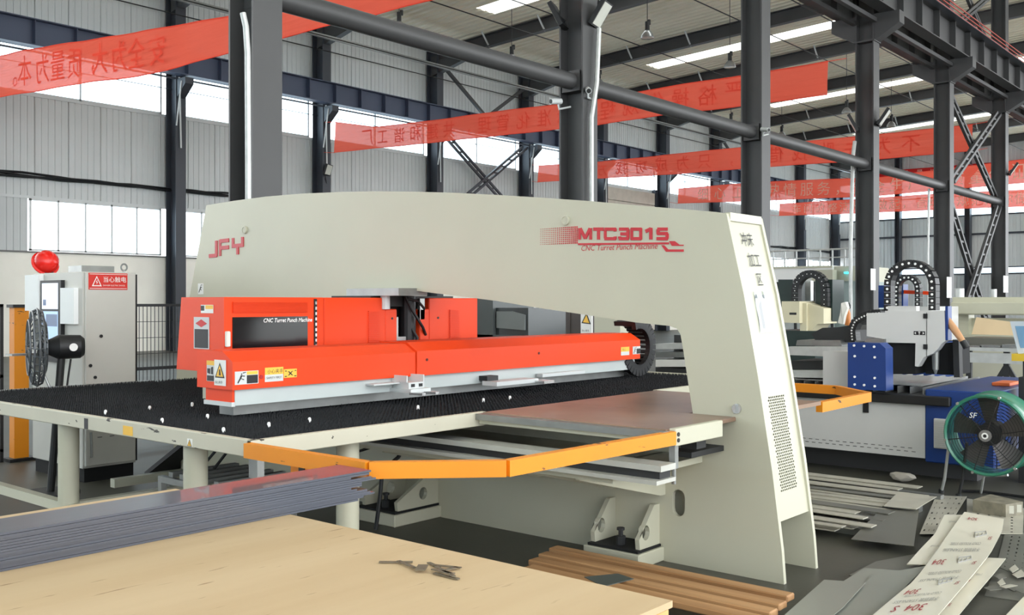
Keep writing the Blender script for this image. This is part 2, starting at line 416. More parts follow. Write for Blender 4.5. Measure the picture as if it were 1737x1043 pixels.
# steel wires stretched below the rafters
wi = tag(MB().tube([(6, 12.0, 10.0), (XE - .3, 12.0, 10.0)], .018, 5).build('wire', BLACK), 'thin dark roof wire running beside the crane girder', 'wire', 'wires below the roof')
for y, od in ((14.0, 'second'), (17.7, 'third'), (19.4, 'fourth'), (22.6, 'fifth'), (24.2, 'sixth'), (25.5, 'seventh')):
    o = wi.copy(); o['label'] = 'thin dark roof wire, %s one counted from the crane girder' % od; COL.objects.link(o); o.location.y = y - 12; o.location.z = (y - 12) * -.02
# middle column row
def corbel(mb, x, y, sg):
    return mb.poly([(y + sg * .22, 8.0), (y + sg * .22, 8.66), (y + sg * .85, 8.66), (y + sg * .85, 8.36)], lambda a_, b_, d: (x + d, a_, b_), -.17, .17)
YM = 9.27
clab = ['broad dark steel column with pale conduit rising behind the punch press logo', 'dark steel column with two floodlights and camera brackets behind the press', 'dark steel column rising behind the notice sheet end of the press',
        'dark steel column with floodlight pair carrying a crane girder corbel', 'dark steel column beside the cross-braced bay and wall conduit', 'dark steel column closing the cross-braced bay of the crane girder']
for i, x in enumerate(MCOL):
    t = thing('steel_column', (x, YM, 0), clab[i], 'column', kind='structure')
    hcol(MB(), x, YM, 0, roofz(YM) - .5, .38, .46, .03).build('shaft', STEEL_DK2, t)
    MB().box(x - .3, x + .3, YM - .35, YM + .35, 0, .04).build('base_plate', STEEL_DK2, t)
    mb = MB(); corbel(mb, x, YM, 1); corbel(mb, x, YM, -1); mb.build('corbel', STEEL_DK2, t)
    MB().box(x - .22, x + .22, YM - .26, YM + .26, 8.0, 8.04).build('collar', STEEL_DK2, t)
# tie pipes
tl = ['round tie pipe between the conduit column and the floodlight column', 'round tie pipe between the camera column and the next column', 'round tie pipe reaching the column with the floodlight pair', 'round tie pipe between the floodlight pair column and the braced bay', 'round tie pipe inside the cross-braced bay']
xs = [MCOL[0]] + MCOL[1:]
for i in range(5):
    x0, x1 = xs[i], xs[i + 1]
    t = thing('tie_beam', ((x0 + x1) / 2, YM, 4.9), tl[i], 'beam', kind='structure')
    MB().cyl((x0 + .02, YM, 4.98), (x1 - .02, YM, 4.98), .13, n=16, caps=True).build('pipe', STEEL_DK2, t, smooth=True)
    MB().box(x0 - .02, x0 + .2, YM - .17, YM + .17, 4.82, 5.14).box(x1 - .2, x1 + .02, YM - .17, YM + .17, 4.82, 5.14).build('end_plate', STEEL_DK2, t)
# crane girders both sides of the row
for sg, lb in ((-1, 'deep dark crane girder with web stiffeners and red conductor bars'), (1, 'deep dark crane girder on the wall side of the column row')):
    y = YM + sg * .56
    t = thing('crane_girder', (30, y, 8.66), lb, 'beam', kind='structure')
    MB().ibeam((-10, y, 9.07), (60, y, 9.07), .36, .82, .02, .03).build('girder', STEEL_DK2, t)
    st = MB().box(18, 18.03, y - .17, y + .17, 8.69, 9.45).build('stiffener', STEEL_DK2, t)
    for i in range(1, 26):
        o = st.copy(); COL.objects.link(o); o.location.x = i * 1.4
    MB().box(-10, 60, y - .04, y + .04, 9.48, 9.6).build('crane_rail', STEEL_DK, t)
    if sg < 0:
        bar = MB().box(-10, 60, y - .26, y - .24, 9.44, 9.47).build('conductor_bar', M('red_conductor', (170, 62, 48), .5), t)
        for i in range(1, 4):
            o = bar.copy(); COL.objects.link(o); o.location.z = i * .09; o.location.y = -i * .03
        MB().box(-10, 60, y - .4, y - .2, 9.41, 9.43).build('bar_bracket', STEEL_DK, t)
    MB().obox((-10, YM + sg * .25, 8.5), (60, YM + sg * .25, 8.5), .12, .1).build('surge_beam', STEEL_DK2, t)
# ladder-type cross bracing
def ladder(mb, p0, p1, wv, n):
    p0 = Vector(p0); p1 = Vector(p1); wv = Vector(wv)
    for s_ in (-.5, .5): mb.obox(p0 + wv * s_, p1 + wv * s_, .09, .09, (0, 1, 0))
    for i in range(1, n):
        c_ = p0.lerp(p1, i / n); mb.obox(c_ - wv * .5, c_ + wv * .5, .06, .05, (0, 1, 0))
    return mb
def xbrace(name, x0, x1, z0, z1, y, wv, n, label, m, grp=None):
    t = thing(name, ((x0 + x1) / 2, y, z0), label, 'brace', grp)
    ladder(MB(), (x0, y, z0), (x1, y, z1), wv, n).build('brace_ladder', m, t)
    ladder(MB(), (x1, y + .13, z0), (x0, y + .13, z1), wv, n).build('brace_ladder', m, t)
    return t
xbrace('cross_brace', MCOL[4] + .46, MCOL[5] - .46, 5.16, 7.95, YM - .08, (.45, 0, .0), 10, 'ladder-type cross brace above the tie pipe of the column row', STEEL_DK2)
xbrace('cross_brace', MCOL[4] + .46, MCOL[5] - .46, .05, 4.8, YM - .08, (.45, 0, .0), 14, 'tall ladder-type cross brace below the tie pipe of the column row', STEEL_DK2)
t = xbrace('cross_brace', MCOL[4] + .4, MCOL[5] - .4, 9.7, 12.2, YM - .08, (.3, 0, .0), 6, 'ladder-type cross brace above the crane girder near the roof', STEEL_DK2)
xbrace('cross_brace', WCOL[4] + .4, WCOL[5] - .4, 5.2, 8.6, 28.75, (.35, 0, .0), 10, 'steel cross brace in front of the side wall windows', STEEL_DK)
t = thing('cross_brace', (WCOL[4] + 3, 28.8, 9.7), 'dark vee-shaped brace above the crane beam of the side wall', 'brace')
MB().obox((WCOL[4] + .2, 28.8, 11.4), (WCOL[4] + 2.95, 28.8, 9.6), .12, .12).build('strut', STEEL_DK2, t)
MB().obox((WCOL[5] - .2, 28.8, 11.4), (WCOL[4] + 2.95, 28.8, 9.6), .12, .12).build('strut', STEEL_DK2, t)
t = thing('cross_brace', (WCOL[8] + 3, 28.8, 9.7), 'dark vee-shaped brace high on the side wall near the gable', 'brace')
MB().obox((WCOL[8] + .2, 28.8, 11.4), (WCOL[8] + 2.95, 28.8, 9.6), .12, .12).build('strut', STEEL_DK2, t)
MB().obox((WCOL[9] - .2, 28.8, 11.4), (WCOL[8] + 2.95, 28.8, 9.6), .12, .12).build('strut', STEEL_DK2, t)
# sectional door on the left wall
d = thing('door_1', (43.9, YW - .1, 0), 'tall beige sectional overhead door in the side wall', 'door', kind='structure')
for i in range(11):
    MB().cbox(41.5, 46.3, YW - .22, YW - .12, .05 + i * .68, .71 + i * .68, .02).build('door_panel', M('beige_door', (205, 198, 186), .5), d)
MB().box(41.3, 41.5, YW - .25, YW, 0, 7.7).box(46.3, 46.5, YW - .25, YW, 0, 7.7).build('door_track', STEEL_DK, d)
# ================================================================== CNC turret punch press
XF, XB = 5.113, 5.565
EDGE = [(-.01, 2.392), (.18, 2.406), (.612, 2.462), (1.131, 2.547), (1.593, 2.634), (2.06, 2.744)]
def edgeY(z):
    for (z0, y0), (z1, y1) in zip(EDGE, EDGE[1:]):
        if z <= z1: return y0 + (y1 - y0) * (z - z0) / (z1 - z0)
    return EDGE[-1][1]
TOP = [(2.744, 2.06), (2.809, 2.072), (2.944, 2.09), (3.268, 2.133), (3.709, 2.195), (4.1, 2.243), (4.455, 2.285), (4.9, 2.333), (5.325, 2.372), (5.75, 2.405), (6.132, 2.428), (6.65, 2.452), (7.148, 2.461), (7.6, 2.457), (8.052, 2.445)]
outline = [(y, z) for z, y in EDGE[:-1]] + TOP + [(8.30, 1.7), (8.553, 0.92), (8.62, 0.0)]
outline[0] = (2.392, 0.0)
throat = [(2.975, .80), (2.963, .903), (3.023, 1.247), (3.045, 1.36), (3.07, 1.395), (3.12, 1.41), (3.353, 1.427), (3.709, 1.468), (4.194, 1.522), (4.509, 1.562), (4.96, 1.605), (5.3, 1.637), (5.95, 1.66), (5.95, .80)]
def oblong(cy, cz, w_, h_, n=6):
    r = w_ / 2; pts = []
    for k in range(n + 1): t = math.pi * k / n; pts.append((cy + r * math.cos(t), cz + h_ / 2 - r + r * math.sin(t)))
    for k in range(n + 1): t = math.pi + math.pi * k / n; pts.append((cy + r * math.cos(t), cz - h_ / 2 + r + r * math.sin(t)))
    return pts
sl = PX(1151, 853, XF); so = oblong(sl.y, sl.z, .085, .16)
rc = [PX(*q, XF) for q in ((1140, 745), (1181, 742), (1180, 772), (1140, 778))]
rect = [(p.y, p.z) for p in rc]
press = thing('punch_press', (5.34, 5.2, 0), 'large cream bridge-frame turret punch press with red logo and lettering', 'machine')
fX = lambda a_, b_, d: (d, a_, b_)
MB().poly(outline, fX, XF, XF + .03, [throat, so, rect]).build('frame_plate', CREAM, press)
MB().poly(outline, fX, XB - .03, XB, [throat]).build('frame_plate', CREAM, press)
# skins between the plates
def skin(path, rec, x0, x1, flip=1):
    mb = MB()
    for (y0, z0), (y1, z1) in zip(path, path[1:]):
        mb.add([(x0, y0 + rec, z0), (x1, y0 + rec, z0), (x1, y1 + rec, z1), (x0, y1 + rec, z1)], [(0, 1, 2, 3)])
    return mb
mb = MB()
for (y0, z0), (y1, z1) in zip(TOP, TOP[1:]): mb.quad((XF + .02, y0, z0 - .012), (XB - .02, y0, z0 - .012), (XB - .02, y1, z1 - .012), (XF + .02, y1, z1 - .012))
mb.build('top_cover', CREAM, press)
mb = MB()
for (y0, z0), (y1, z1) in zip(throat, throat[1:] + throat[:1]): mb.quad((XF + .01, y0, z0), (XB - .01, y0, z0), (XB - .01, y1, z1), (XF + .01, y1, z1))
mb.build('throat_lining', CREAM, press)
MB().quad((XF + .01, 8.05, 2.44), (XB - .01, 8.05, 2.44), (XB - .01, 8.6, .1), (XF + .01, 8.6, .1)).build('rear_cover', CREAM, press)
# end panel with vent slots
holes = []
for r in range(34):
    zc = .49 + r * .0157
    for k in range(9):
        xc = 5.222 + k * .0232 + (.0116 if r % 2 else 0)
        hw, hh = .0095, .0056
        holes.append([(xc - hw, zc), (xc - hw * .6, zc - hh), (xc + hw * .6, zc - hh), (xc + hw, zc), (xc + hw * .6, zc + hh), (xc - hw * .6, zc + hh)])
fE = lambda a_, b_, d: (a_, edgeY(b_) + d, b_)
MB().poly([(5.15, .44), (5.528, .44), (5.528, 1.10), (5.15, 1.10)], fE, .012, .016, holes).build('vent_panel', PALEBL, press)
zs = [1.10, 1.131, 1.3, 1.593, 1.8, 2.03]
mb = skin([(edgeY(z), z) for z in zs], .012, XF + .03, XB - .03); mb.build('end_panel', PALEBL, press)
mb = MB(); mb.add([(XF + .03, edgeY(.33) + .012, .33), (XB - .03, edgeY(.33) + .012, .33), (XB - .03, edgeY(.44) + .012, .44), (XF + .03, edgeY(.44) + .012, .44)], [(0, 1, 2, 3)])
mb.build('end_panel', PALEBL, press)
MB().add([(XF + .03, edgeY(.44) + .012, .44), (5.15, edgeY(.44) + .012, .44), (5.15, edgeY(1.1) + .012, 1.1), (XF + .03, edgeY(1.1) + .012, 1.1)], [(0, 1, 2, 3)]).build('end_panel', PALEBL, press)
MB().add([(5.528, edgeY(.44) + .012, .44), (XB - .03, edgeY(.44) + .012, .44), (XB - .03, edgeY(1.1) + .012, 1.1), (5.528, edgeY(1.1) + .012, 1.1)], [(0, 1, 2, 3)]).build('end_panel', PALEBL, press)
MB().box(XF + .031, XB - .031, 2.90, 2.92, .40, 1.15).box(XF + .031, XB - .031, 2.46, 2.92, .38, .40).build('vent_interior', CREAM, press)
MB().box(XF + .03, XB - .03, 2.95, 2.97, 0, .45).build('end_recess_back', PALEBL, press)
MB().box(XF + .03, XB - .03, 2.735, 2.77, 2.02, 2.068).build('top_edge_cap', CREAM, press)
# lower cross wall inside the base, seen through the slots
MB().box(XF + .1, XF + .11, 3.0, 8.5, .02, .78).build('inner_wall', CREAM, press)
# lifting-hole covers
for (px, py, r) in ((960, 374, .032), (416, 390, .034)):
    p = PX(px, py, XF); MB().lathe([(0, .012), (r * .72, .012), (r * .75, .016), (r, .014), (r, 0)], (XF, p.y, p.z), (-1, 0, 0), 24).build('hole_cover', CREAM, press, smooth=True)
p = PX(1250, 693, XF)
MB().lathe([(0, .01), (.028, .01), (.03, 0)], (XF, p.y, p.z), (-1, 0, 0), 20).box(XF - .03, XF - .008, p.y - .006, p.y + .006, p.z - .025, p.z + .025).build('turn_knob', CHROME, press)
# ---- logo and lettering on the near plate (plane X=XF, reading direction -Y)
LRED = M('crimson_vinyl', (190, 30, 42), .4, var=.03)
XL = XF - .003
def strokes(pairs, wd, name, z_th=.006):
    mb = MB()
    for i_, (a_, b_) in enumerate(pairs): mb.obox((XL, a_[0], a_[1]), (XL, b_[0], b_[1]), wd, z_th + .0016 * i_, (1, 0, 0))
    return mb.build(name, LRED, press)
a0 = PX(355, 436, XF); a1 = PX(413, 404, XF)
W_, H_ = a0.y - a1.y, .15; zb = a0.z + .0
def lj(u, v): return (a0.y - u * W_, zb + v * H_ + u * .012)
e = .0
strokes([(lj(0, .06), lj(.24, .06)), (lj(.22, .0), lj(.22, .95))], .034, 'logo_letter')
strokes([(lj(.33, 0), lj(.33, .98)), (lj(.33, .9), lj(.59, .9)), (lj(.33, .48), lj(.59, .48))], .034, 'logo_letter')
strokes([(lj(.71, 1), lj(.71, .48)), (lj(.68, .52), lj(1.01, .52)), (lj(.98, 1), lj(.98, .48)), (lj(.845, .5), lj(.845, 0))], .034, 'logo_letter')
m0 = PX(981, 410, XF); m1 = PX(1134, 405, XF)
def gl(cx, cy): p = PX(900 + cx / 5.43, 340 + cy / 5.43, XF); return (p.y, p.z)
def glyph(pl, wd=.026):
    mb = MB()
    for i_, (a_, b_) in enumerate(pl): mb.obox((XL, *gl(*a_)), (XL, *gl(*b_)), wd, .004 + .0012 * i_, (1, 0, 0))
    return mb.build('model_letter', LRED, press)
T_, B_, K_ = 264, 352, 308
glyph([((454, 360), (454, 255)), ((556, 360), (556, 255)), ((460, 258), (505, 350)), ((550, 258), (505, 350))], .020)
glyph([((581, T_), (675, T_)), ((628, T_), (628, 360))], .021)
glyph([((690, 268), (690, 350)), ((684, T_), (788, T_)), ((684, B_), (788, B_)), ((781, 258), (781, 285)), ((781, 358), (781, 332))], .0195)
glyph([((818, T_), (905, T_)), ((830, K_), (900, K_)), ((818, B_), (905, B_)), ((899, T_), (899, B_)), ((824, 350), (824, 332))], .0195)
glyph([((934, 256), (934, 360)), ((1017, 256), (1017, 360)), ((928, T_), (1023, T_)), ((928, B_), (1023, B_))], .0195)
glyph([((1110, 252), (1110, 360)), ((1062, 286), (1108, 262))], .022)
glyph([((1170, T_), (1265, T_)), ((1176, T_), (1176, 312)), ((1170, 305), (1265, 305)), ((1260, 305), (1260, B_)), ((1165, B_), (1266, B_))], .0195)
q0 = PX(981, 412, XF); q1 = PX(1135, 411, XF)
MB().obox((XL, q0.y, q0.z - .008), (XL, q1.y, q1.z - .006), .012, .004, (1, 0, 0)).poly([(PX(1135, 408, XF).y, PX(1135, 409, XF).z), (PX(1145, 410, XF).y, PX(1145, 409, XF).z), (PX(1153, 415, XF).y, PX(1153, 415, XF).z), (PX(1160, 415, XF).y, PX(1160, 415, XF).z), (PX(1160, 417, XF).y, PX(1160, 417, XF).z), (PX(1140, 417, XF).y, PX(1140, 417, XF).z)], fX, XL, XL + .002).poly([(PX(*q, XF).y, PX(*q, XF).z) for q in ((1122, 416), (1127, 416), (1134, 423), (1160, 423), (1160, 427), (1130, 427))], fX, XL, XL + .002).build('logo_stripe', LRED, press)
c0 = PX(985, 424, XF)
lettering('CNC Turret Punch Machine', .052, LRED, press, (XF, c0.y, c0.z - .006), (0, -1, -.01), (0, 0, 1), 'script_lettering', stretch=.96, shear=.25)
mb = MB(); d0 = PX(917, 388, XF); d1 = PX(979, 411, XF)
for i in range(20):
    for j in range(9):
        yy = d0.y - (d0.y - d1.y) * i / 19; zz = d0.z - (d0.z - d1.z) * j / 8 - .003; h_ = .0015 + .0035 * i / 19
        mb.box(XL, XL + .003, yy - h_, yy + h_, zz - h_, zz + h_)
tag(mb.build('dot_pattern', LRED, press), kind='stuff')
# ---- stickers
def sticker(parent, o, xd, yd, w_, h_, base, rects=(), texts=(), name='warning_sticker', extra=None):
    o = Vector(o); xd = Vector(xd).normalized(); yd = Vector(yd).normalized(); n = xd.cross(yd)
    def P(a_, b_, l): return o + xd * a_ * w_ + yd * b_ * h_ + n * l
    def slab(mb, a0_, b0_, a1_, b1_, l0, l1):
        c_ = [P(a0_, b0_, l0), P(a1_, b0_, l0), P(a1_, b1_, l0), P(a0_, b1_, l0)]; d_ = [P(a0_, b0_, l1), P(a1_, b0_, l1), P(a1_, b1_, l1), P(a0_, b1_, l1)]
        return mb.add(c_ + d_, [(3, 2, 1, 0), (4, 5, 6, 7), (0, 1, 5, 4), (1, 2, 6, 5), (2, 3, 7, 6), (3, 0, 4, 7)])
    s_ = slab(MB(), 0, 0, 1, 1, -.0005, .0015).build(name, base, parent)
    for (a0_, b0_, a1_, b1_, m) in rects: slab(MB(), a0_, b0_, a1_, b1_, .0005, .0022).build('printed_field', m, s_)
    for (tx, a_, b_, sz, m) in texts: lettering(tx, sz, m, s_, P(a_, b_, .0026), xd, yd, 'lettering', lift=0)
    if extra:
        for k_, (poly_, m) in enumerate(extra): MB().add([P(a_, b_, .0028 + .0006 * k_) for a_, b_ in poly_], [tuple(range(len(poly_)))]).build('printed_symbol', m, s_)
    return s_
YEL = M('sticker_yellow', (242, 190, 70), .5, var=.02); BLK = M('sticker_black', (26, 26, 30), .5, var=.02); WHT = M('sticker_white', (236, 236, 232), .5, var=.02)
GRY = M('sticker_grey', (205, 208, 208), .5, var=.02); REDS = M('sticker_red', (205, 40, 40), .5, var=.02); PINK = M('sticker_pink', (214, 150, 140), .5)
NY = (0, -1, 0); UP = (0, 0, 1)
tri = lambda x0, x1, y0, y1: [(x0, y0), (x1, y0), ((x0 + x1) / 2, y1)]
# running man on a sticker
def man(ox, oy, sx, sy):
    g = lambda pts: [(ox + a_ * sx, oy + b_ * sy) for a_, b_ in pts]
    return [(g([(.45, .82), (.55, .75), (.62, .82), (.55, .9)]), BLK), (g([(.35, .5), (.5, .45), (.62, .72), (.45, .75)]), BLK), (g([(.1, .1), (.2, .05), (.48, .45), (.36, .52)]), BLK), (g([(.42, .5), (.5, .42), (.75, .3), (.78, .38)]), BLK), (g([(.55, .7), (.6, .62), (.85, .6), (.85, .68)]), BLK), (g([(.6, .95), (.66, .88), (.98, .95), (.95, 1)]), BLK)]
p = PX(336, 499, XF)
sticker(press, (XF, p.y, p.z), NY, UP, .09, .1, WHT, extra=man(.1, .1, .8, .8))
# notices on the end face: paper characters and a plastic document pouch
def endP(px, py): return PX(px, py, XF + .2)
zc = [(1.955, 'x'), ]
PAP = M('white_paper', (240, 242, 242), .7, var=.02)
ey = lambda z: edgeY(z) + .012
def tilt(z): return Vector((0, (edgeY(z + .05) - edgeY(z - .05)) / .1, 1)).normalized()
for (x0, zb_, tx, sz) in ((5.235, 1.885, '冲床', .092), (5.275, 1.765, '加工', .092), (5.33, 1.655, '区', .085)):
    s_ = sticker(press, (x0 - .02, ey(zb_) - .001, zb_ - .03), (1, 0, 0), tilt(zb_), .2 if len(tx) > 1 else .14, .13, PAP, name='paper_notice')
    for k_, c_ in enumerate(tx): lettering(c_, sz, BLK, s_, (x0 + k_ * .078, ey(zb_) - .004, zb_), (1, 0, 0), tilt(zb_), 'lettering', stretch=.85)
PLAS = Mglass('clear_plastic_film', (232, 238, 240), .22)
z0 = 1.375
pz = MB(); 
for i in range(6):
    for j in range(6):
        def V(a_, b_): z = z0 + b_ * .24; return (5.245 + a_ * .19, ey(z) - .006 - .006 * abs(math.sin(a_ * 7 + b_ * 5)), z)
        pz.quad(V(i / 6, j / 6), V((i + 1) / 6, j / 6), V((i + 1) / 6, (j + 1) / 6), V(i / 6, (j + 1) / 6))
pouch = pz.build('document_pouch', PLAS, press)
MB().add([(5.262, ey(1.385) - .004, 1.385), (5.415, ey(1.385) - .004, 1.385), (5.415, ey(1.595) - .004, 1.595), (5.262, ey(1.595) - .004, 1.595)], [(0, 1, 2, 3)]).build('inserted_sheet', M('pouch_grey', (128, 134, 138), .4), pouch)
MB().add([(5.29, ey(1.40) - .005, 1.40), (5.325, ey(1.40) - .005, 1.40), (5.325, ey(1.565) - .005, 1.565), (5.29, ey(1.53) - .005, 1.53)], [(0, 1, 2, 3)]).build('inserted_sheet', RUBBER, pouch)
# ---- foot plates with pierced gussets
def foot(yc, yw, x0):
    MB().cbox(x0, XF + .01, yc - yw / 2, yc + yw / 2, 0, .085, .006).build('foot_plate', PALEBL, press)
    MB().box(x0 + .02, XF, yc - yw / 2 + .02, yc + yw / 2 - .02, .085, .1).build('foot_pad', BLACKM, press)
    for yy in (yc - yw / 2 + .03, yc + yw / 2 - .05):
        hole = [(XF - .15 + (.04) * math.cos(t * math.pi / 6), .19 + .045 * math.sin(t * math.pi / 6)) for t in range(12)]
        MB().poly([(x0 + .06, .085), (XF, .085), (XF, .34), (XF - .06, .34), (x0 + .05, .16)], lambda a_, b_, d: (a_, d, b_), yy, yy + .03, [hole]).build('gusset', PALEBL, press)
    b = MB().cyl((x0 + .11, yc, .085), (x0 + .11, yc, .15), .03, n=8); b.cyl((x0 + .11, yc, .15), (x0 + .11, yc, .19), .014, n=8); b.cyl((x0 + .11, yc, .185), (x0 + .11, yc, .2), .024, n=8)
    b.build('levelling_bolt', RUBBER, press, smooth=True)
foot(3.36, .40, 4.84); foot(5.24, .42, 4.66)
# ---- fixed centre table: worn brown plate with rails and brackets
BROWN = M('worn_brown_table_top', (150, 124, 104), .32, scale=2.2, dark=(122, 98, 82), bump=.03)
MB().cbox(4.36, XF - .005, 2.68, 3.945, .875, .9, .004).box(XB + .005, 6.28, 2.68, 3.945, .875, .9).box(XF - .005, XB + .005, 2.985, 3.945, .875, .9).build('table_top', BROWN, press)
MB().box(4.30, 4.36, 2.66, 3.945, .86, .895).build('table_edge_rail', GREYM, press)
MB().box(4.33, 4.38, 2.66, 3.945, .835, .86).build('table_edge_rail', CREAM, press)
MB().cbox(4.385, 4.88, 2.64, 2.68, .815, .905, .004).build('side_rail', PALEBL, press)
MB().box(4.18, 4.32, 2.60, 5.2, .715, .745).box(4.14, 4.32, 2.60, 5.2, .655, .675).build('guide_rail', M('pale_steel_rail', (196, 196, 188), .4, .3), press)
MB().box(4.2, 4.30, 2.62, 5.18, .675, .715).build('guide_core', RUBBER, press)
MB().box(4.2, XF + .005, 2.9, 5.3, .62, .655).build('guide_shelf', CREAM, press)
for yy in (3.15, 3.50, 4.1, 4.7):
    hole = [(4.93 + .03 * math.cos(t * math.pi / 5), .555 + .035 * math.sin(t * math.pi / 5)) for t in range(10)]
    MB().poly([(4.25, .655), (XF + .005, .655), (XF + .005, .40), (XF - .05, .40), (4.25, .60)], lambda a_, b_, d: (a_, d, b_), yy, yy + .025, [hole]).build('bracket', CREAM, press)
MB().box(4.386, 4.42, 2.645, 2.68, .70, .82).cyl((4.40, 2.66, .70), (4.40, 2.66, .62), .012, n=8).build('limit_switch', GREYM, press)
MB().box(4.75, XF + .05, 2.76, 2.9, .7, .73).box(4.7, 4.8, 2.7, 2.8, .76, .8).build('switch_arm', RUBBER, press)
MB().tube([(4.7, 4.95, .62), (4.62, 4.95, .5), (4.5, 4.98, .42), (4.48, 4.98, .25), (4.46, 5.0, .03)], .014, 8).tube([(4.95, 5.2, .6), (4.75, 5.25, .55), (4.6, 5.35, .5), (4.5, 5.4, .2)], .012, 8).build('hose', BLACK, press, smooth=True)
# ---- ram and turret inside the throat
MB().box(4.93, 5.22, 5.28, 5.86, 1.60, 1.655).build('ram_bracket', GREYM, press)
MB().box(4.9, 5.78, 5.55, 6.0, 1.52, 1.60).build('ram_block', RUBBER, press)
MB().cyl((5.0, 5.5, 1.5), (5.0, 5.5, 1.6), .035, n=12).build('ram_post', WHITEP, press)
MB().box(5.1, 5.5, 5.62, 5.9, 1.05, 1.55).cyl((5.28, 5.55, 1.15), (5.28, 5.55, 1.6), .06, n=14).build('ram_head', BLACK, press)
MB().box(5.13, 5.42, 5.52, 5.56, 1.26, 1.29).box(5.13, 5.15, 5.52, 5.56, 1.29, 1.44).box(5.40, 5.42, 5.52, 5.56, 1.26, 1.44).box(5.36, 5.41, 5.5, 5.53, 1.42, 1.58).build('ram_frame', GREYM, press)
MB().tube([(5.2, 5.5, 1.6), (5.24, 5.47, 1.5), (5.30, 5.46, 1.42), (5.36, 5.47, 1.36), (5.42, 5.5, 1.30)], .012, 6).tube([(5.27, 5.5, 1.35), (5.3, 5.47, 1.28), (5.29, 5.48, 1.18)], .014, 6).tube([(5.22, 5.49, 1.58), (5.3, 5.46, 1.56), (5.38, 5.47, 1.5)], .01, 6).build('hose', BLACK, press, smooth=True)
MB().cyl((5.33, 5.9, .98), (5.33, 5.9, 1.12), .42, n=28).build('turret_disc', RUBBER, press, smooth=True)
# ---- red guard covers round the turret
GY = 5.5
GT, GB = 1.585, 1.10
def guard(x0, x1, z1, lab=None, z0=GB): return MB().cbox(x0, x1, GY, GY + .48, z0, z1, .006).build('guard_cover', RED, press)
g1 = MB().poly([(GY, GB), (GY, GT), (GY + .50, GT), (GY + .56, GB)], lambda a_, b_, d: (d, a_, b_), 3.62, 4.42).build('guard_cover', RED, press)
guard(4.428, 5.0, GT); guard(5.0, 5.12, GT - .085); guard(5.36, 5.46, GT - .085); guard(5.46, 6.02, GT)
# door window, vents, hinge, handle
def fg(px, py): return PY(px, py, GY)
a_ = fg(394, 538); b_ = fg(521, 586)
wnd = MB().box(a_.x, b_.x, GY - .006, GY + .001, 1.2, a_.z).build('door_window', M('smoked_acrylic', (22, 24, 27), .12, var=.1), press)
l0 = fg(445, 546); lettering('CNC Turret Punch Machine', .038, WHITE, wnd, (l0.x, GY - .006, l0.z - .003), (1, 0, 0), UP, 'lettering', shear=.25, stretch=.92, bold=.0006)
VENT = RED
a_ = fg(394, 511); b_ = fg(522, 529)
vg = MB()
for i in range(9): vg.box(a_.x, b_.x, GY - .012, GY + .001, b_.z + i * (a_.z - b_.z) / 9, b_.z + (i + .55) * (a_.z - b_.z) / 9)
vg.build('vent_grille', VENT, press)
for (pa, pb) in (((624, 526), (643, 583)), ((762, 524), (779, 572))):
    a_ = fg(*pa); b_ = fg(*pb); vg = MB()
    for i in range(18): vg.box(a_.x, b_.x, GY - .012, GY + .001, b_.z + i * (a_.z - b_.z) / 18, b_.z + (i + .5) * (a_.z - b_.z) / 18)
    vg.build('vent_grille', VENT, press)
hx = fg(534.5, 540).x
hg = MB().box(hx - .012, hx + .012, GY - .006, GY + .001, 1.12, GT - .01).build('door_hinge', BLACK, press)
mb = MB()
for i in range(12): mb.box(hx - .006, hx + .006, GY - .012, GY - .004, 1.13 + i * .037, 1.15 + i * .037)
mb.build('hinge_knuckle', CHROME, hg)
p = fg(384, 575); MB().cbox(p.x - .014, p.x + .014, GY - .03, GY, p.z - .05, p.z + .05, .005).build('door_handle', M('handle_white', (232, 226, 216), .4), press)
for px, py in ((384, 566), (384, 582)): pass
for px, py in ((665, 540), (743, 539)): p = fg(px, py); MB().cyl((p.x, GY - .004, p.z), (p.x, GY + .001, p.z), .009, n=10).build('screw_hole', BLACK, press)
# stickers on the guard's end face (X=3.62)
GX = 3.618
def ge(px, py): return PX(px, py, GX)
a_ = ge(329, 591); b_ = ge(355, 538)
sticker(press, (GX, a_.y, a_.z), NY, UP, a_.y - b_.y, b_.z - a_.z, GRY, [(.06, .03, .94, .62, BLK)], [('危险', .2, .02, 0.001, WHT)], extra=[([(.12, .8), (.5, .68), (.88, .8), (.5, .93)], REDS)])
a_ = ge(341, 531); b_ = ge(362, 517)
sticker(press, (GX, a_.y, a_.z), NY, UP, a_.y - b_.y, b_.z - a_.z, WHT, [(.38, .5, .98, .95, YEL), (0, .3, .28, .9, BLK)])
MB().box(3.75, 4.3, 5.62, 5.95, .9, GB).build('turret_pedestal', CREAM, press)
# ================================================================== carriage beam across the table
car = thing('carriage_beam', (5.3, 5.0, .9), 'long orange-red carriage beam with warning stickers lying across the brush table', 'carriage')
CY = 4.80
prof = [(CY, 1.057), (CY, 1.215), (CY + .10, 1.272), (5.16, 1.272), (5.16, 1.057)]
def cover(x0, x1, s_=0.0): return MB().poly([(y - s_ if y < 5 else y + s_, z + (s_ if z > 1.1 else 0)) for y, z in prof], lambda a_, b_, d: (d, a_, b_), x0, x1)
cover(3.215, 4.635).build('cover', RED, car)
cover(4.642, 7.36, .008).build('cover', RED, car)
MB().poly([(y + (.012 if y < 5 else -.012), z - (.012 if z > 1.1 else 0)) for y, z in prof], lambda a_, b_, d: (d, a_, b_), 4.633, 4.645).build('seam', RED, car)
MB().box(3.25, 7.33, CY + .03, 5.12, .965, 1.057).build('rail', M('carriage_white_rail', (190, 198, 197), .4, var=.03), car)
MB().box(3.235, 3.252, CY + .035, 5.10, .985, 1.057).build('lower_end_cap', RED, car)
MB().box(3.228, 3.252, CY + .03, 5.11, .96, .985).build('end_sill', WHITEP, car)
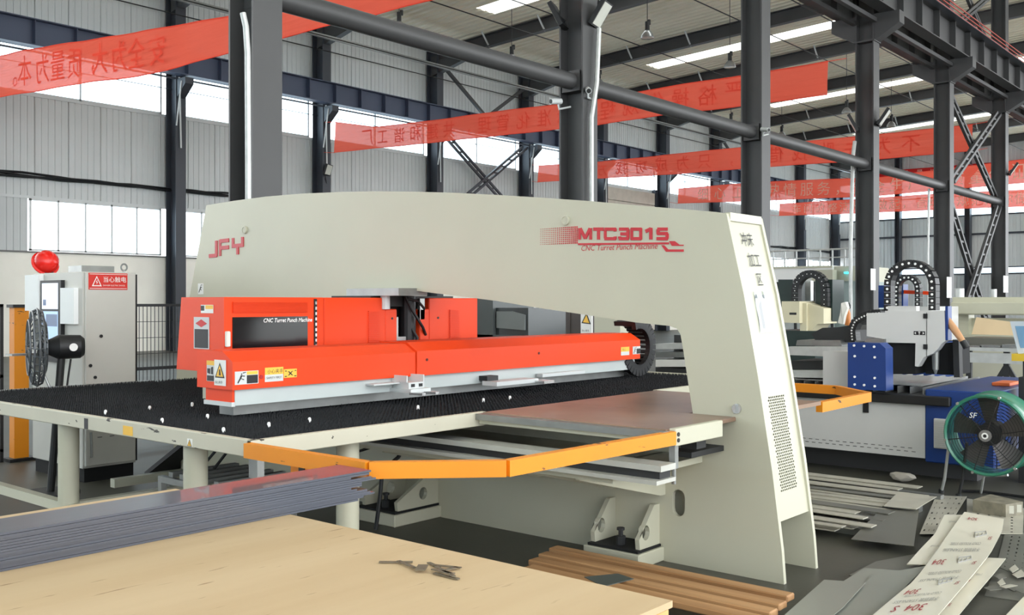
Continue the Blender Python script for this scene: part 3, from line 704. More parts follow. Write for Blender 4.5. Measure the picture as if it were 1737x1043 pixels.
MB().box(3.3, 7.3, 4.92, 5.06, .9, .965).build('guide_block', GREYM, car)
for px, py in ((724, 610), (914, 599)):
    p = PY(px, py, CY - .008); MB().cyl((p.x, CY - .012, p.z), (p.x, CY - .005, p.z), .01, n=10).build('screw_hole', M('screw_dark', (90, 20, 15), .6), car)
p = PY(443, 639, CY); MB().cyl((p.x, CY - .004, p.z), (p.x, CY + .001, p.z), .012, n=12).build('screw_hole', M('plug_red', (170, 24, 24), .5), car)
# stickers on the front face
def cf(px, py, y=CY): return PY(px, py, y)
def st_front(pa, pb, base, rects=(), texts=(), extra=None, y=CY):
    a_ = cf(*pa, y); b_ = cf(*pb, y); w_ = b_.x - a_.x
    h_ = b_.z - a_.z
    return sticker(car, (a_.x, y - .001, a_.z), (1, 0, 0), UP, w_, h_, base, rects, texts, extra=extra)
XS = (1, 0, 0)
s1 = st_front((398, 653), (438, 628), GRY, [(.5, .05, .97, .68, BLK), (.5, .72, .97, .97, YEL)], extra=man(.05, .05, .42, .9))
st_front((449, 648), (480, 622), GRY, [(0, .5, 1, 1, YEL)], [('小心夹手', .12, .6, .028, BLK), ('SAFETY FIRST', .08, .2, .018, BLK)])
st_front((481, 641), (503, 625), YEL, [], extra=[([(.3, .25), (.4, .25), (.7, .75), (.6, .75)], BLK), ([(.6, .25), (.7, .25), (.4, .75), (.3, .75)], BLK), ([(.05, .12), (.22, .12), (.22, .22), (.05, .22)], BLK), ([(.78, .12), (.95, .12), (.95, .22), (.78, .22)], BLK), ([(.05, .75), (.22, .75), (.13, .88)], BLK), ([(.78, .75), (.95, .75), (.86, .88)], BLK)])
st_front((1053, 603), (1067, 588), GRY, [(0, .45, 1, 1, YEL)], [('当心', .1, .55, .03, BLK)], y=CY - .008)
st_front((1073, 601), (1086, 587), GRY, [(.5, .05, 1, .7, BLK)], extra=man(.05, .05, .42, .9), y=CY - .008)
CE = 3.213
def ce_(px, py): return PX(px, py, CE)
a_ = ce_(351, 646); b_ = ce_(364, 612)
sticker(car, (CE, a_.y, a_.z), NY, UP, a_.y - b_.y, b_.z - a_.z, GRY, [(.05, .02, .95, .28, BLK), (0, .78, 1, 1, YEL)], extra=[([(.1, .4), (.5, .35), (.5, .62), (.1, .62)], BLK), ([(.6, .35), (.85, .35), (.85, .72), (.6, .68)], BLK)])
a_ = ce_(364, 653); b_ = ce_(383.5, 611)
sticker(car, (CE - .001, a_.y, a_.z), NY, UP, a_.y - b_.y, b_.z - a_.z, WHT, [], [('当心夹手', .08, .08, .019, BLK)], extra=[(tri(.08, .92, .3, .9), BLK), (tri(.19, .81, .35, .8), YEL), ([(.45, .4), (.6, .4), (.55, .65), (.45, .62)], BLK)])
# clamps
def clamp(x, full):
    t = car
    MB().box(x - .09, x + .09, CY - .17, CY + .04, .965, .99).box(x - .07, x + .07, CY - .13, CY + .02, .99, 1.03).build('clamp_body', WHITEP, t)
    if full:
        MB().box(x - .08, x - .07, CY - .12, CY + .02, 1.03, 1.075).box(x + .07, x + .08, CY - .12, CY + .02, 1.03, 1.075).build('clamp_cheek', WHITEP, t)
        MB().box(x - .30, x - .06, CY - .05, CY + .03, 1.02, 1.03).box(x + .08, x + .16, CY - .03, CY + .03, 1.03, 1.04).build('clamp_shelf', WHITEP, t)
        MB().box(x - .05, x - .02, CY - .135, CY - .128, 1.0, 1.02).box(x + .02, x + .05, CY - .135, CY - .128, 1.0, 1.02).build('painted_clamp_slot', BLACK, t)  # raised black blocks, the slots' darkness put into their colour
    for d in (-.06, .06): MB().poly([(x + d - .035, CY - .16), (x + d + .035, CY - .16), (x + d + .015, CY - .26), (x + d - .015, CY - .26)], lambda a_, b_, d_: (a_, b_, d_), .955, .97).build('clamp_jaw', CHROME, t)
clamp(4.52, True); 
MB().box(5.3, 5.42, CY - .05, CY + .03, .985, 1.02).build('clamp_body', BLACK, car)
MB().box(5.28, 5.75, CY - .16, CY - .02, .955, .985).build('clamp_body', WHITEP, car)
MB().poly([(5.7, CY - .10), (5.86, CY - .10), (5.84, CY - .24), (5.72, CY - .24)], lambda a_, b_, d_: (a_, b_, d_), .95, .97).build('clamp_jaw', CHROME, car)
MB().box(5.95, 6.5, CY - .04, CY + .02, .975, 1.0).build('clamp_shelf', WHITEP, car)
# energy chain arching over the far end of the carriage
links = []
cx_, cz_, R_ = 7.28, 1.16, .21
lk = None
for i in range(22):
    t_ = math.radians(105 - i * 12)
    p0 = Vector((cx_ + .12 + R_ * math.cos(t_), 0, cz_ + R_ * math.sin(t_)))
    mb = MB(); d_ = Vector((-math.sin(t_), 0, math.cos(t_)))
    mb.obox(p0 + Vector((0, 4.84, 0)) - d_ * .021, p0 + Vector((0, 4.84, 0)) + d_ * .021, .1, .045, (0, 1, 0))
    mb.obox(p0 + Vector((0, 4.95, 0)) - d_ * .012, p0 + Vector((0, 4.95, 0)) + d_ * .012, .04, .2, (0, 1, 0))
    mb.build('chain_link', BLACK, car)
# ================================================================== brush tables
BRUSH = M('black_bristle', (17, 19, 23), .85, var=.3, scale=6)
def bristles(x0, x1, y0, y1, parent, pitch=.03):
    mb = MB(); nx = int((x1 - x0) / pitch); ny = int((y1 - y0) / pitch); r = .008
    for i in range(nx):
        for j in range(ny):
            x = x0 + (i + .5) * pitch + random.uniform(-.003, .003); y = y0 + (j + .5) * pitch + random.uniform(-.003, .003); z = .903 + random.uniform(-.005, .004)
            mb.add([(x - r, y - r, .875), (x + r, y - r, .875), (x + r, y + r, .875), (x - r, y + r, .875), (x, y, z)], [(0, 1, 4), (1, 2, 4), (2, 3, 4), (3, 0, 4)])
    return tag(mb.build('bristle_surface', BRUSH, parent), kind='stuff')
WORN = M('worn_cream_rail', (196, 192, 174), .5, var=.03, streak=(7, (3, 1, 4), (70, 66, 58), .66, .02))
nt_ = thing('brush_table', (3.5, 5.8, 0), 'low feed table topped with black bristles and chipped cream rails', 'table')
MB().box(2.78, 4.40, 3.99, 7.70, .855, .878).build('brush_bed', BLACKM, nt_)
bristles(2.79, 4.40, 4.0, 7.70, nt_)
MB().cbox(2.75, 2.79, 3.955, 7.74, .818, .90, .004).build('end_rail', WORN, nt_)
MB().cbox(2.75, 4.40, 3.95, 3.99, .818, .90, .004).build('side_rail', WORN, nt_)
MB().box(2.75, 4.40, 7.70, 7.74, .84, .895).build('side_rail', GREYM, nt_)
for (x, y) in ((2.87, 4.62), (2.87, 6.03), (3.50, 4.15), (4.05, 6.6), (2.87, 7.4)):
    MB().cyl((x, y, .0), (x, y, .85), .062, n=18).build('leg', CREAM, nt_, smooth=True)
MB().box(2.84, 2.90, 4.6, 7.4, .26, .32).box(2.86, 4.1, 6.0, 6.06, .26, .32).box(3.45, 4.2, 6.57, 6.63, .26, .32).build('cross_bar', CREAM, nt_)
MB().box(2.83, 2.87, 4.02, 4.09, .70, .82).box(2.81, 2.89, 4.0, 4.1, .81, .82).cyl((2.85, 4.05, .62), (2.85, 4.05, .7), .015, n=8).build('roller_switch', GREYM, nt_)
for (px, py) in ((179, 697), (254, 690), (326, 684), (275, 711), (352, 704), (379, 727), (456, 718), (525, 710), (709, 689)):
    p = PZ(px, py, .906); MB().lathe([(0, .008), (.006, .006), (.009, 0), (.009, -.02)], p, (0, 0, 1), 12).build('ball_transfer', WHITE, nt_, smooth=True)
# marks on the end rail
def er(px, py): return PX(px, py, 2.749)
for (pa, pb, mt) in (((143, 727), (149, 710), BLK), ((209, 737), (225, 724), YEL)):
    a_ = er(*pa); b_ = er(*pb); sticker(nt_, (2.749, a_.y, a_.z), NY, UP, a_.y - b_.y, b_.z - a_.z, mt)
a_ = er(318, 757); sticker(nt_, (2.749, a_.y, a_.z), NY, UP, .045, .04, WHT, extra=[(tri(.02, .98, .05, .98), BLK), (tri(.14, .86, .12, .85), YEL), ([(.46, .2), (.54, .2), (.54, .6), (.46, .6)], BLK)])
ctn = press
MB().box(4.41, 6.29, 3.96, 7.70, .855, .878).build('brush_bed_plate', BLACKM, ctn)
bristles(4.41, 6.29, 3.965, 7.70, ctn)
for (px, py) in ((820, 677), (865, 673)):
    p = PZ(px, py, .906); MB().lathe([(0, .008), (.006, .006), (.009, 0), (.009, -.02)], p, (0, 0, 1), 12).build('ball_transfer', WHITE, ctn, smooth=True)
ft = thing('brush_table', (7.2, 5.8, 0), 'second bristle feed table beyond the bridge frame with pale rails', 'table')
MB().box(6.30, 7.92, 3.99, 7.70, .855, .878).build('brush_bed', BLACKM, ft)
bristles(6.30, 7.92, 4.0, 7.70, ft, .035)
MB().cbox(6.30, 7.95, 3.95, 3.99, .818, .90, .004).build('side_rail', PALEBL, ft)
MB().cbox(7.91, 7.95, 3.95, 7.74, .818, .90, .004).build('end_rail', WORN, ft)
for (x, y) in ((6.6, 4.1), (7.8, 4.1), (6.6, 7.4), (7.8, 7.4)): MB().cyl((x, y, 0), (x, y, .856), .055, n=14).build('leg', CREAM, ft, smooth=True)
# ---- orange guard rails
def rail(pts, label, z0, z1, th=.045):
    t = thing('guard_rail', (pts[1][0], pts[1][1], z0), label, 'rail')
    for i, (a_, b_) in enumerate(zip(pts, pts[1:])):
        MB().obox((a_[0], a_[1], (z0 + z1) / 2), (b_[0], b_[1], (z0 + z1) / 2), th, z1 - z0).build('rail_bar', ORANGE, t)
    return t
gr = rail([(2.727, 3.95), (2.73, 3.10), (3.13, 2.70), (4.38, 2.655)], 'angled orange guard bar bolted to the feed table corner', .825, .893)
for z in (.845, .875): MB().cyl((2.72, 3.90, z), (2.73, 3.90, z), .012, n=10).build('bolt', BLACK, gr)
for z in (.845, .875): MB().cyl((4.41, 2.635, z), (4.41, 2.642, z), .011, n=8).build('bolt', BLACK, press)
a_ = PX(503, 777, 2.72); sticker(gr, (2.722, a_.y, a_.z - .02), NY, UP, .045, .035, WHT, [], [('危险', .1, .2, .018, BLK)])
MB().box(2.80, 2.84, 3.32, 3.72, .755, .822).build('socket_plate', ORANGE, gr)
for i in range(4): MB().box(2.794, 2.801, 3.36 + i * .085, 3.40 + i * .085, .775, .81).build('socket_hole', BLACK, gr)
rail([(6.3, 2.70), (7.22, 2.72), (7.62, 3.12), (7.66, 3.945)], 'orange guard bar poking out beyond the end of the press frame', .825, .893)
# ================================================================== banners
BAN = Mcloth('red_banner_cloth', (255, 112, 90), .5, .05)
BAN2 = Mcloth('dark_red_banner_cloth', (190, 40, 38), .3, .02)
LETD = Mcloth('backside_letter_cloth', (246, 98, 78), .42, .0)
LETW = Mcloth('cream_letter_cloth', (255, 216, 196), .35, .0)
def glyph_mesh(ch, size):
    cu = bpy.data.curves.new('txt', 'FONT'); cu.body = ch; cu.size = size; cu.resolution_u = 2; cu.align_x = 'CENTER'
    to = bpy.data.objects.new('txt', cu); COL.objects.link(to)
    ev = to.evaluated_get(bpy.context.evaluated_depsgraph_get()); me = bpy.data.meshes.new_from_object(ev)
    r = ([v.co[:] for v in me.vertices], [tuple(p.vertices) for p in me.polygons])
    bpy.data.objects.remove(to); bpy.data.curves.remove(cu); bpy.data.meshes.remove(me); return r
def interp(tab, y):
    tab = sorted(tab)
    if y <= tab[0][0]: return tab[0][1:]
    for a_, b_ in zip(tab, tab[1:]):
        if y <= b_[0]:
            f = (y - a_[0]) / (b_[0] - a_[0]); return tuple(p + (q - p) * f for p, q in zip(a_[1:], b_[1:]))
    return tab[-1][1:]
def banner(x, tab, text, label, mat, lmat, mirrored):
    """tab rows: (Y, z_top, z_bottom); text: list of (char, Y)"""
    ys = sorted(r[0] for r in tab); y0, y1 = ys[0], ys[-1]
    t = thing('banner', (x, y0, 6.6), label, 'banner')
    mb = MB(); n, m_ = 70, 6; vs_ = []
    def rip(y, v): return .035 * math.sin(y * 1.1 + v * 2) + .02 * math.sin(y * 3.1 + v)
    for i in range(n + 1):
        y = y0 + (y1 - y0) * i / n; zt, zb_ = interp(tab, y)
        for j in range(m_ + 1):
            v = j / m_; vs_.append((x + rip(y, v), y, zb_ + (zt - zb_) * v))
    fs = [(i*(m_+1)+j, (i+1)*(m_+1)+j, (i+1)*(m_+1)+j+1, i*(m_+1)+j+1) for i in range(n) for j in range(m_)]
    mb.add(vs_, fs); mb.build('cloth', mat, t, smooth=True)
    for v in (0, 1):
        MB().tube([(x - .01 + rip(y0 + (y1 - y0) * i / n, v), y0 + (y1 - y0) * i / n, interp(tab, y0 + (y1 - y0) * i / n)[1 - v]) for i in range(n + 1)], .012, 5).build('hem_rope', mat, t)
    for (yy, zz) in () if x > 70 else ((y1, 0), (y1, 1), (y0, 0), (y0, 1)):
        ze = interp(tab, yy)[zz]; yt = 28.75 if yy == y1 else 9.35
        MB().tube([(x, yy, ze), (x + (.1 if yy == y1 else .4), yt, ze + .1)], .008, 5).build('hanging_rope', mat, t)
    sg = 1 if mirrored else -1
    for ch, y in text:
        mb = MB(); zt, zb_ = interp(tab, y); h_ = (zt - zb_); V_, F_ = glyph_mesh(ch, h_ * .78)
        mb.add([(x - .02 + rip(y, .5), y + sg * a_, zb_ + h_ * .22 + b_ + (interp(tab, y + sg * a_)[1] - zb_)) for a_, b_, _ in V_], F_)
        mb.build('character', lmat, t)
    return t
def PYs(x, px): return PX(px, 300, x).y
def tabpx(x, rows): return [(PX(px, a_, x).y, PX(px, a_, x).z, PX(px, b_, x).z) for px, a_, b_ in rows]
# first banner: mirrored text seen from behind
tb = tabpx(11, ((0, 95, 165), (120, 72, 144), (235, 56, 130), (397, 25, 88), (469, 15, 68), (560, -18, 42), (735, -58, 0))); tb += [(28.4, 8.05, 6.9), (9.8, tb[-1][1] - .02, tb[-1][2] - .03)]
banner(11, tb, [(c_, PYs(11, p)) for c_, p in (('。', 22), ('本', 45), ('为', 71), ('量', 98), ('质', 125), ('，', 152), ('大', 173), ('为', 204), ('全', 235), ('安', 268))], 'red banner reading quality first, mirrored, spanning above the electrical cabinet to the conduit column', BAN, LETD, True)
tb = tabpx(23, ((568, 207, 259), (640, 216, 251), (720, 206, 243), (800, 195, 235), (954, 176, 218), (1010, 169, 213), (1137, 147, 193), (1258, 128, 180), (1405, 104, 161)))
s_ = '厂工谐和建共，理管化准标，程规作操格严'
banner(23, tb, [(c_, PYs(23, 625) - i * .78) for i, c_ in enumerate(s_)], 'red banner with mirrored slogan ending beside the column with the notices', BAN, LETD, True)
tb = tabpx(35, ((912, 281, 309), (1003, 276, 303), (1137, 262, 296), (1258, 250, 286), (1450, 232, 273), (1650, 211, 256)))
s_ = '法方找功成为只，口借找败失为不'
yA, yB = PYs(35, 1021), PYs(35, 1545)
banner(35, tb, [(c_, yA + (yB - yA) * (i - 1) / 13) for i, c_ in enumerate(s_)], 'red banner with mirrored slogan crossing behind the column with the floodlight pair', BAN, LETD, True)
tb = tabpx(47, ((1150, 320, 345), (1300, 308, 340), (1490, 301, 332), (1600, 287, 322), (1737, 270, 310))); tb += [(9.9, tb[-1][1], tb[-1][2])]
yA = PYs(47, 1193); st_ = (PYs(47, 1313) - PYs(47, 1398)) / 3
s_ = '细心工作热情服务，安全生产，质量保证。'
yB = PYs(47, 1313)
banner(47, tb, [(c_, (yA + (yB - yA) * i / 4) if i < 4 else yB - (i - 4) * st_) for i, c_ in enumerate(s_)], 'pale red banner with readable slogan about warm service hanging before the gable windows', BAN, LETW, False)
tb = tabpx(59, ((1322, 346, 366), (1450, 338, 362), (1600, 328, 355), (1737, 322, 350))); tb += [(9.9, tb[-1][1], tb[-1][2])]
yA = PYs(59, 1352); st_ = (PYs(59, 1394) - PYs(59, 1434)) / 2
s_ = '车间的整洁从我做起，管理的规范从你做起'
banner(59, tb, [(c_, yA - i * st_ * 1.02) for i, c_ in enumerate(s_)], 'lowest pale red banner with readable slogan on a tidy workshop', BAN, LETW, False)
tb = [(8.0, 10.95, 10.2), (18, 10.9, 10.2), (27.3, 10.95, 10.45)]
banner(71.2, tb, [(c_, PYs(71.2, p)) for c_, p in (('回', 1414), ('一', 1434), ('流', 1487), ('质', 1536), ('量', 1560), ('以', 1583), ('人', 1607), ('为', 1630), ('本', 1655))], 'dark red banner fixed high on the far gable wall', BAN2, LETW, False)
# ================================================================== high-bay lamps and floodlights
lamp_m = M('lamp_reflector', (168, 170, 172), .3, .7, var=.1)
lampg = M('lamp_glass', (235, 232, 220), .2)
def lamp(p, label, grp):
    t = thing('pendant_lamp', p, label, 'lamp', grp)
    p = Vector(p)
    MB().lathe([(.2, 0), (.21, .02), (.19, .1), (.12, .2), (.05, .26), (.0, .27)], p, (0, 0, 1), 20).build('reflector', lamp_m, t, smooth=True)
    MB().lathe([(0, .02), (.12, .03), (.19, .015)], p, (0, 0, 1), 16).build('lamp_glass', lampg, t, smooth=True)
    MB().cyl(p + Vector((0, 0, .26)), p + Vector((0, 0, .52)), .07, n=10).cyl(p + Vector((.1, 0, .45)), p + Vector((.1, 0, .6)), .05, n=8).build('ballast', RUBBER, t)
    MB().cyl(p + Vector((0, 0, .5)), (p.x, p.y, roofz(p.y) + .1), .012, n=6).build('rod', RUBBER, t)
lm = [PZ(*q, 9.8) for q in ((677, 50), (868, 105), (1016, 145), (1240, 212), (1326, 232))]
ORD = ['first', 'second', 'third', 'fourth', 'fifth', 'sixth', 'seventh', 'eighth', 'ninth', 'tenth', 'eleventh', 'twelfth', 'thirteenth', 'fourteenth']
for i, p in enumerate(lm): lamp(p, 'bell-shaped high-bay lamp of the row towards the side wall, %s counted from the gable' % ORD[len(lm) - 1 - i], 'high-bay lamps')
for i, p in enumerate([PZ(*q, 9.8) for q in ((1098, 65), (1238, 115), (1436, 192), (1512, 215))]): lamp(p, 'bell-shaped high-bay lamp of the row towards the column row, %s counted from the gable' % ORD[3 - i], 'high-bay lamps by the columns')
def flood(p, face, arm, label, grp=None, sz=(.34, .26)):
    """floodlight: slab housing with pale glass, facing direction face"""
    t = thing('floodlight', p, label, 'floodlight', grp)
    p = Vector(p); n = Vector(face).normalized(); s_ = n.cross(Vector((0, 0, 1))).normalized(); u = s_.cross(n)
    def slab(w_, h_, d0, d1): 
        r = [p + s_ * a_ * w_ / 2 + u * b_ * h_ / 2 + n * d for d in (d0, d1) for a_, b_ in ((-1, -1), (1, -1), (1, 1), (-1, 1))]
        return MB().add(r, [(3, 2, 1, 0), (4, 5, 6, 7), (0, 1, 5, 4), (1, 2, 6, 5), (2, 3, 7, 6), (3, 0, 4, 7)])
    slab(sz[1], sz[0], -.05, .02).build('housing', BLACK, t)
    slab(sz[1] * .86, sz[0] * .88, .02, .026).build('lens', M('flood_lens', (205, 206, 196), .3), t)
    MB().tube([p - n * .03, p - n * .09 - u * .14, Vector(arm)], .015, 6).build('bracket', BLACK, t)
X2 = MCOL[1]
flood(PY(1020, 24, 8.9), (.2, -.8, -.55), (X2 + .1, 9.05, PY(1000, 45, 9.05).z), 'black floodlight with pale lens beside the conduit of the camera column', None, (.42, .34))
flood(PY(945, 28, 9.5), (-.35, .9, -.5), (X2 - .18, 9.45, PY(960, 40, 9.4).z), 'black floodlight at the camera column with its lens turned to the side wall', None, (.42, .34))
X4 = MCOL[3]
flood(PY(1500, 199, 8.85), (.2, -.8, -.55), (X4 + .15, 9.05, PY(1490, 215, 9.05).z), 'black floodlight with pale lens on the corbel-bearing column', None, (.46, .36))
flood(PY(1446, 210, 9.4), (-.35, .9, -.5), (X4 - .18, 9.4, PY(1455, 220, 9.3).z), 'black floodlight at the corbel-bearing column with its lens turned to the side wall', None, (.46, .36))
flood(PY(1720, 287, 8.85), (.2, -.8, -.55), (MCOL[5] + .1, 9.05, PY(1712, 298, 9.05).z), 'black floodlight on the column closing the braced bay', None, (.46, .36))
flood(PY(557, 288, 28.5), (.4, -.8, -.3), (WCOL[3], 28.71, 5.9), 'small floodlight on a side wall column above the press', None, (.4, .5))
# conduits
tag(MB().tube([PY(412, 22, 9.02), PY(417, 45, 9.0), PY(420, 90, 9.0), (PY(421, 300, 9.0).x, 9.0, 3.0), (PY(421, 300, 9.0).x, 9.0, .02)], .032, 8).build('conduit', GALV, smooth=True), 'pale conduit pipe running down the broad column behind the press', 'pipe')
tag(MB().tube([PY(1016, 48, 8.95), PY(1012, 140, 8.95), (PY(1003, 200, 8.97).x, 8.97, 4.4), (PY(1003, 200, 8.97).x, 8.97, .02)], .04, 8).build('conduit', GALV, smooth=True), 'pale conduit pipe running down beside the camera column', 'pipe')
tag(MB().tube([PY(1450, 240, 9.5), PY(1447, 262, 9.5), (PY(1443, 400, 9.5).x, 9.5, 3.0), (PY(1443, 400, 9.5).x, 9.5, .02)], .05, 8).build('conduit', GALV, smooth=True), 'pale conduit pipe standing beside the corbel-bearing column', 'pipe')
tag(MB().tube([PY(1576, 320, 9.5), (PY(1574, 400, 9.5).x, 9.5, 3.0), (PY(1574, 400, 9.5).x, 9.5, .02)], .035, 8).build('conduit', GALV, smooth=True), 'thin pale conduit along the column of the braced bay', 'pipe')
def cctv(p, d, arm, label):
    t = thing('security_camera', p, label, 'camera'); p = Vector(p); d = Vector(d).normalized()
    MB().cyl(p - d * .1, p + d * .1, .045, n=12).build('housing', WHITEP, t, smooth=True)
    MB().cyl(p + d * .1, p + d * .105, .036, n=12).build('lens', BLACK, t)
    MB().tube([p - d * .04 - Vector((0, 0, .03)), p - d * .06 - Vector((0, 0, .12)), arm], .016, 6).build('bracket', WHITEP, t)
zt = PY(1000, 155, 9.0).z
cctv(PY(998, 153, 8.95), (-.7, -.6, -.3), (X2 + .12, 9.05, zt - .1), 'white security camera on the floodlight column below the tie pipe')
cctv(PY(943, 172, 9.4), (-.8, .2, -.1), (X2 - .16, 9.3, PY(955, 178, 9.3).z), 'white security camera pointing away from the floodlight column')
cctv(PY(1298, 220, 8.95), (-.3, -.9, -.2), (MCOL[2] + .12, 9.05, PY(1298, 226, 9.05).z), 'white security camera on the column behind the notice sheet end')
# ================================================================== plywood stack, steel strips
ZP = .765
def Mwood(name, rgb, dk, along):
    st_ = (0.25, 9, 9) if along == 'x' else (9, 0.25, 9)
    s2 = (1.6, 22, 22) if along == 'x' else (22, 1.6, 22)
    return M(name, rgb, .6, scale=1.6, stretch=st_, dark=dk, streak=(1.4, s2, (176, 140, 96), .68, .10), bump=.03, bscale=20)
PLY = M('pale_plywood', (208, 183, 146), .6, scale=1.4, stretch=(.5, 5, 5), dark=(199, 172, 134), streak=(1.0, (7, 46, 46), (150, 118, 84), .685, .09), bump=.02, bscale=20)
PLY2 = Mwood('plywood_edge_board', (226, 180, 118), (206, 158, 98), 'x')
plab = ['pale knotty plywood sheet lying on top of the board stack', 'second plywood sheet directly under the top sheet', 'third plywood sheet inside the board stack', 'lowest plywood sheet resting on the pallet']
for i in range(4):
    z1 = ZP - i * .019; dx = (0, -.02, .0, -.03)[i]; dy = (0, .0, .03, -.02)[i]
    tag(MB().box(-.2, 2.26 + dx, 1.37 + dy, 3.79 + dy, z1 - .018, z1).build('plywood_sheet', PLY if i == 0 else PLY2), plab[i], 'plywood')
def pallet(x0, x1, y0, y1, z0, label):
    t = thing('pallet', ((x0 + x1) / 2, (y0 + y1) / 2, z0), label, 'pallet')
    n = 7
    for i in range(n):
        y = y0 + (y1 - y0 - .12) * i / (n - 1); MB().box(x0, x1, y, y + .12, z0 + .12, z0 + .142).build('deck_board', PLY2, t)
    for i in range(3):
        x = x0 + (x1 - x0 - .1) * i / 2; MB().box(x, x + .1, y0, y1, z0 + .018, z0 + .12).build('stringer', PLY2, t)
    for i in range(3):
        y = y0 + (y1 - y0 - .12) * i / 2; MB().box(x0, x1, y, y + .12, z0, z0 + .018).build('base_board', PLY2, t)
zt = ZP - 3 * .019 - .018
for k in range(4):
    pallet(-.1 + .02 * (k % 2), 2.1, 1.5, 3.7, zt - .142 * (k + 1), ['topmost wooden pallet under the plywood sheets', 'second wooden pallet under the plywood sheets', 'third wooden pallet under the plywood sheets', 'fourth wooden pallet under the plywood sheets'][k])
# packing boards closing the gap down to the floor
tag(MB().box(-.05, 2.05, 1.55, 3.65, 0, zt - .142 * 4).build('packing_board', PLY2), 'thick packing board lying on the floor under the pallets', 'board')
STRIP = M('blue_grey_steel_strip', (70, 74, 85), .3, .0, var=.12, scale=2, stretch=(.3, 6, 6), spec=.6, coat=.6)
STRIPT = STRIP
nst = 14; zc_ = ZP
slab_ = 'blue-grey steel strip in the stack laid across the plywood'
for i in range(nst):
    th = (.88 - ZP) / nst; xe = 2.64 + random.uniform(-.10, .05) + (.03 if i in (5, 7, 13) else 0); yo = random.uniform(-.006, .006)
    o = MB().box(-.9, xe, 3.0 + yo, 3.2 + yo, zc_ + .0007, zc_ + th).build('steel_strip', STRIP)
    lab = 'blue-grey steel strip, %s one up from the plywood in the stack' % ORD[i]
    if i == nst - 1: lab = 'topmost blue-grey steel strip of the stack laid across the plywood'
    if i == 0: lab = 'lowest steel strip of the stack, lying directly on the plywood'
    tag(o, lab, 'steel strip', 'steel strips stacked on the plywood'); zc_ += th
# small offcuts on the plywood
offc = [((643, 953), (700, 953)), ((676, 951), (704, 963)), ((712, 967), (718, 958)), ((727, 954), (745, 962)), ((735, 958), (782, 963)), ((733, 965), (770, 973)), ((737, 972), (778, 982)), ((750, 968), (775, 962)), ((740, 961), (770, 977))]
for i, (a_, b_) in enumerate(offc):
    p, q = PZ(*a_, ZP + .004 + .003 * (i % 3)), PZ(*b_, ZP + .004 + .003 * (i % 3))
    tag(MB().obox(p, q, .012 if i != 2 else .03, .003).build('metal_offcut', M('offcut_steel', (120, 112, 96), .4, .5)), 'thin metal offcut scattered on the top plywood sheet', 'offcut', 'offcuts on the plywood')
# slatted wooden skid on the floor
PLK = Mwood('weathered_plank', (184, 142, 98), (150, 108, 68), 'y')
sk = thing('wooden_skid', (4.45, 2.9, 0), 'weathered slatted wooden skid lying beside the press foot', 'skid')
for (x, y0, y1) in ((4.20, 2.05, 3.5), (4.34, 2.1, 3.58), (4.48, 2.12, 3.62), (4.63, 2.15, 3.66)):
    MB().cbox(x, x + .088, y0, y1, .055, .09, .006).build('slat', PLK, sk)
for y in (2.25, 2.85, 3.4): MB().box(4.2, 4.74, y, y + .09, 0, .055).build('bearer', PLK, sk)
p = PZ(1030, 982, .095)
tag(MB().poly([(p.x - .12, p.y - .06), (p.x + .1, p.y - .1), (p.x + .13, p.y + .02), (p.x - .04, p.y + .12)], lambda a_, b_, d: (a_, b_, d), .0905, .094).build('steel_offcut', M('dark_offcut', (92, 100, 98), .4, .4)), 'small dark steel plate lying on the wooden skid slats', 'offcut')
tag(MB().poly([(3.55, 1.62), (4.0, 1.75), (4.12, 2.0), (3.7, 2.0)], lambda a_, b_, d: (a_, b_, d), 0, .03).build('plywood_offcut', PLY2), 'plywood offcut lying on the floor at the skid end', 'board')
# ================================================================== electrical cabinet, console, fence
CAB = M('grey_cabinet', (196, 194, 187), .45, var=.03)
CAB2 = CAB
cab = thing('electrical_cabinet', (4.32, 8.8, 0), 'tall grey electrical cabinet with red danger sign behind the feed table', 'cabinet')
MB().box(4.10, 4.55, 8.33, 9.26, 0, .12).build('plinth', BLACKM, cab)
MB().cbox(4.08, 4.57, 8.32, 9.28, .12, 1.815, .006).build('body', CAB2, cab)
MB().cbox(4.095, 4.555, 8.295, 8.32, .14, 1.81, .006).build('door', CAB, cab)
MB().box(4.558, 4.57, 8.30, 8.32, .14, 1.8).build('seal_or_dark_gap', BLACK, cab)
def cy(px, py): return PY(px, py, 8.295)
for q in ((171, 570), (153, 620), (161, 640)): p = cy(*q); MB().cyl((p.x, 8.283, p.z), (p.x, 8.295, p.z), .014, n=10).build('lock', BLACK, cab)
a_ = cy(150, 491); b_ = cy(216, 464)
SRED = M('sign_red', (208, 44, 34), .5, var=.03)
sg_ = sticker(cab, (a_.x, 8.294, a_.z), XS, UP, b_.x - a_.x, b_.z - a_.z, SRED, [], [('当心触电', .36, .48, .054, WHT), ('DANGER ELECTRIC SHOCK', .36, .22, .0165, WHT)], name='danger_sign',
    extra=[(tri(.08, .33, .2, .82), WHT), (tri(.115, .295, .26, .72), SRED), ([(.2, .32), (.23, .45), (.21, .45), (.22, .6), (.18, .45), (.2, .45)], WHT), ([(.02, .06), (.98, .06), (.98, .09), (.02, .09)], WHT), ([(.02, .91), (.98, .91), (.98, .94), (.02, .94)], WHT)])
MB().tube([(4.51 + .028 * math.cos(t * math.pi / 8), 8.42, 1.865 + .03 * math.sin(t * math.pi / 8)) for t in range(16)], .008, 6, True).cyl((4.51, 8.42, 1.815), (4.51, 8.42, 1.838), .01, n=8).build('lifting_eye', GREYM, cab, smooth=True)
MB().box(4.16, 4.46, 8.5, 8.75, 1.815, 1.875).build('cable_entry_box', GREYM, cab)
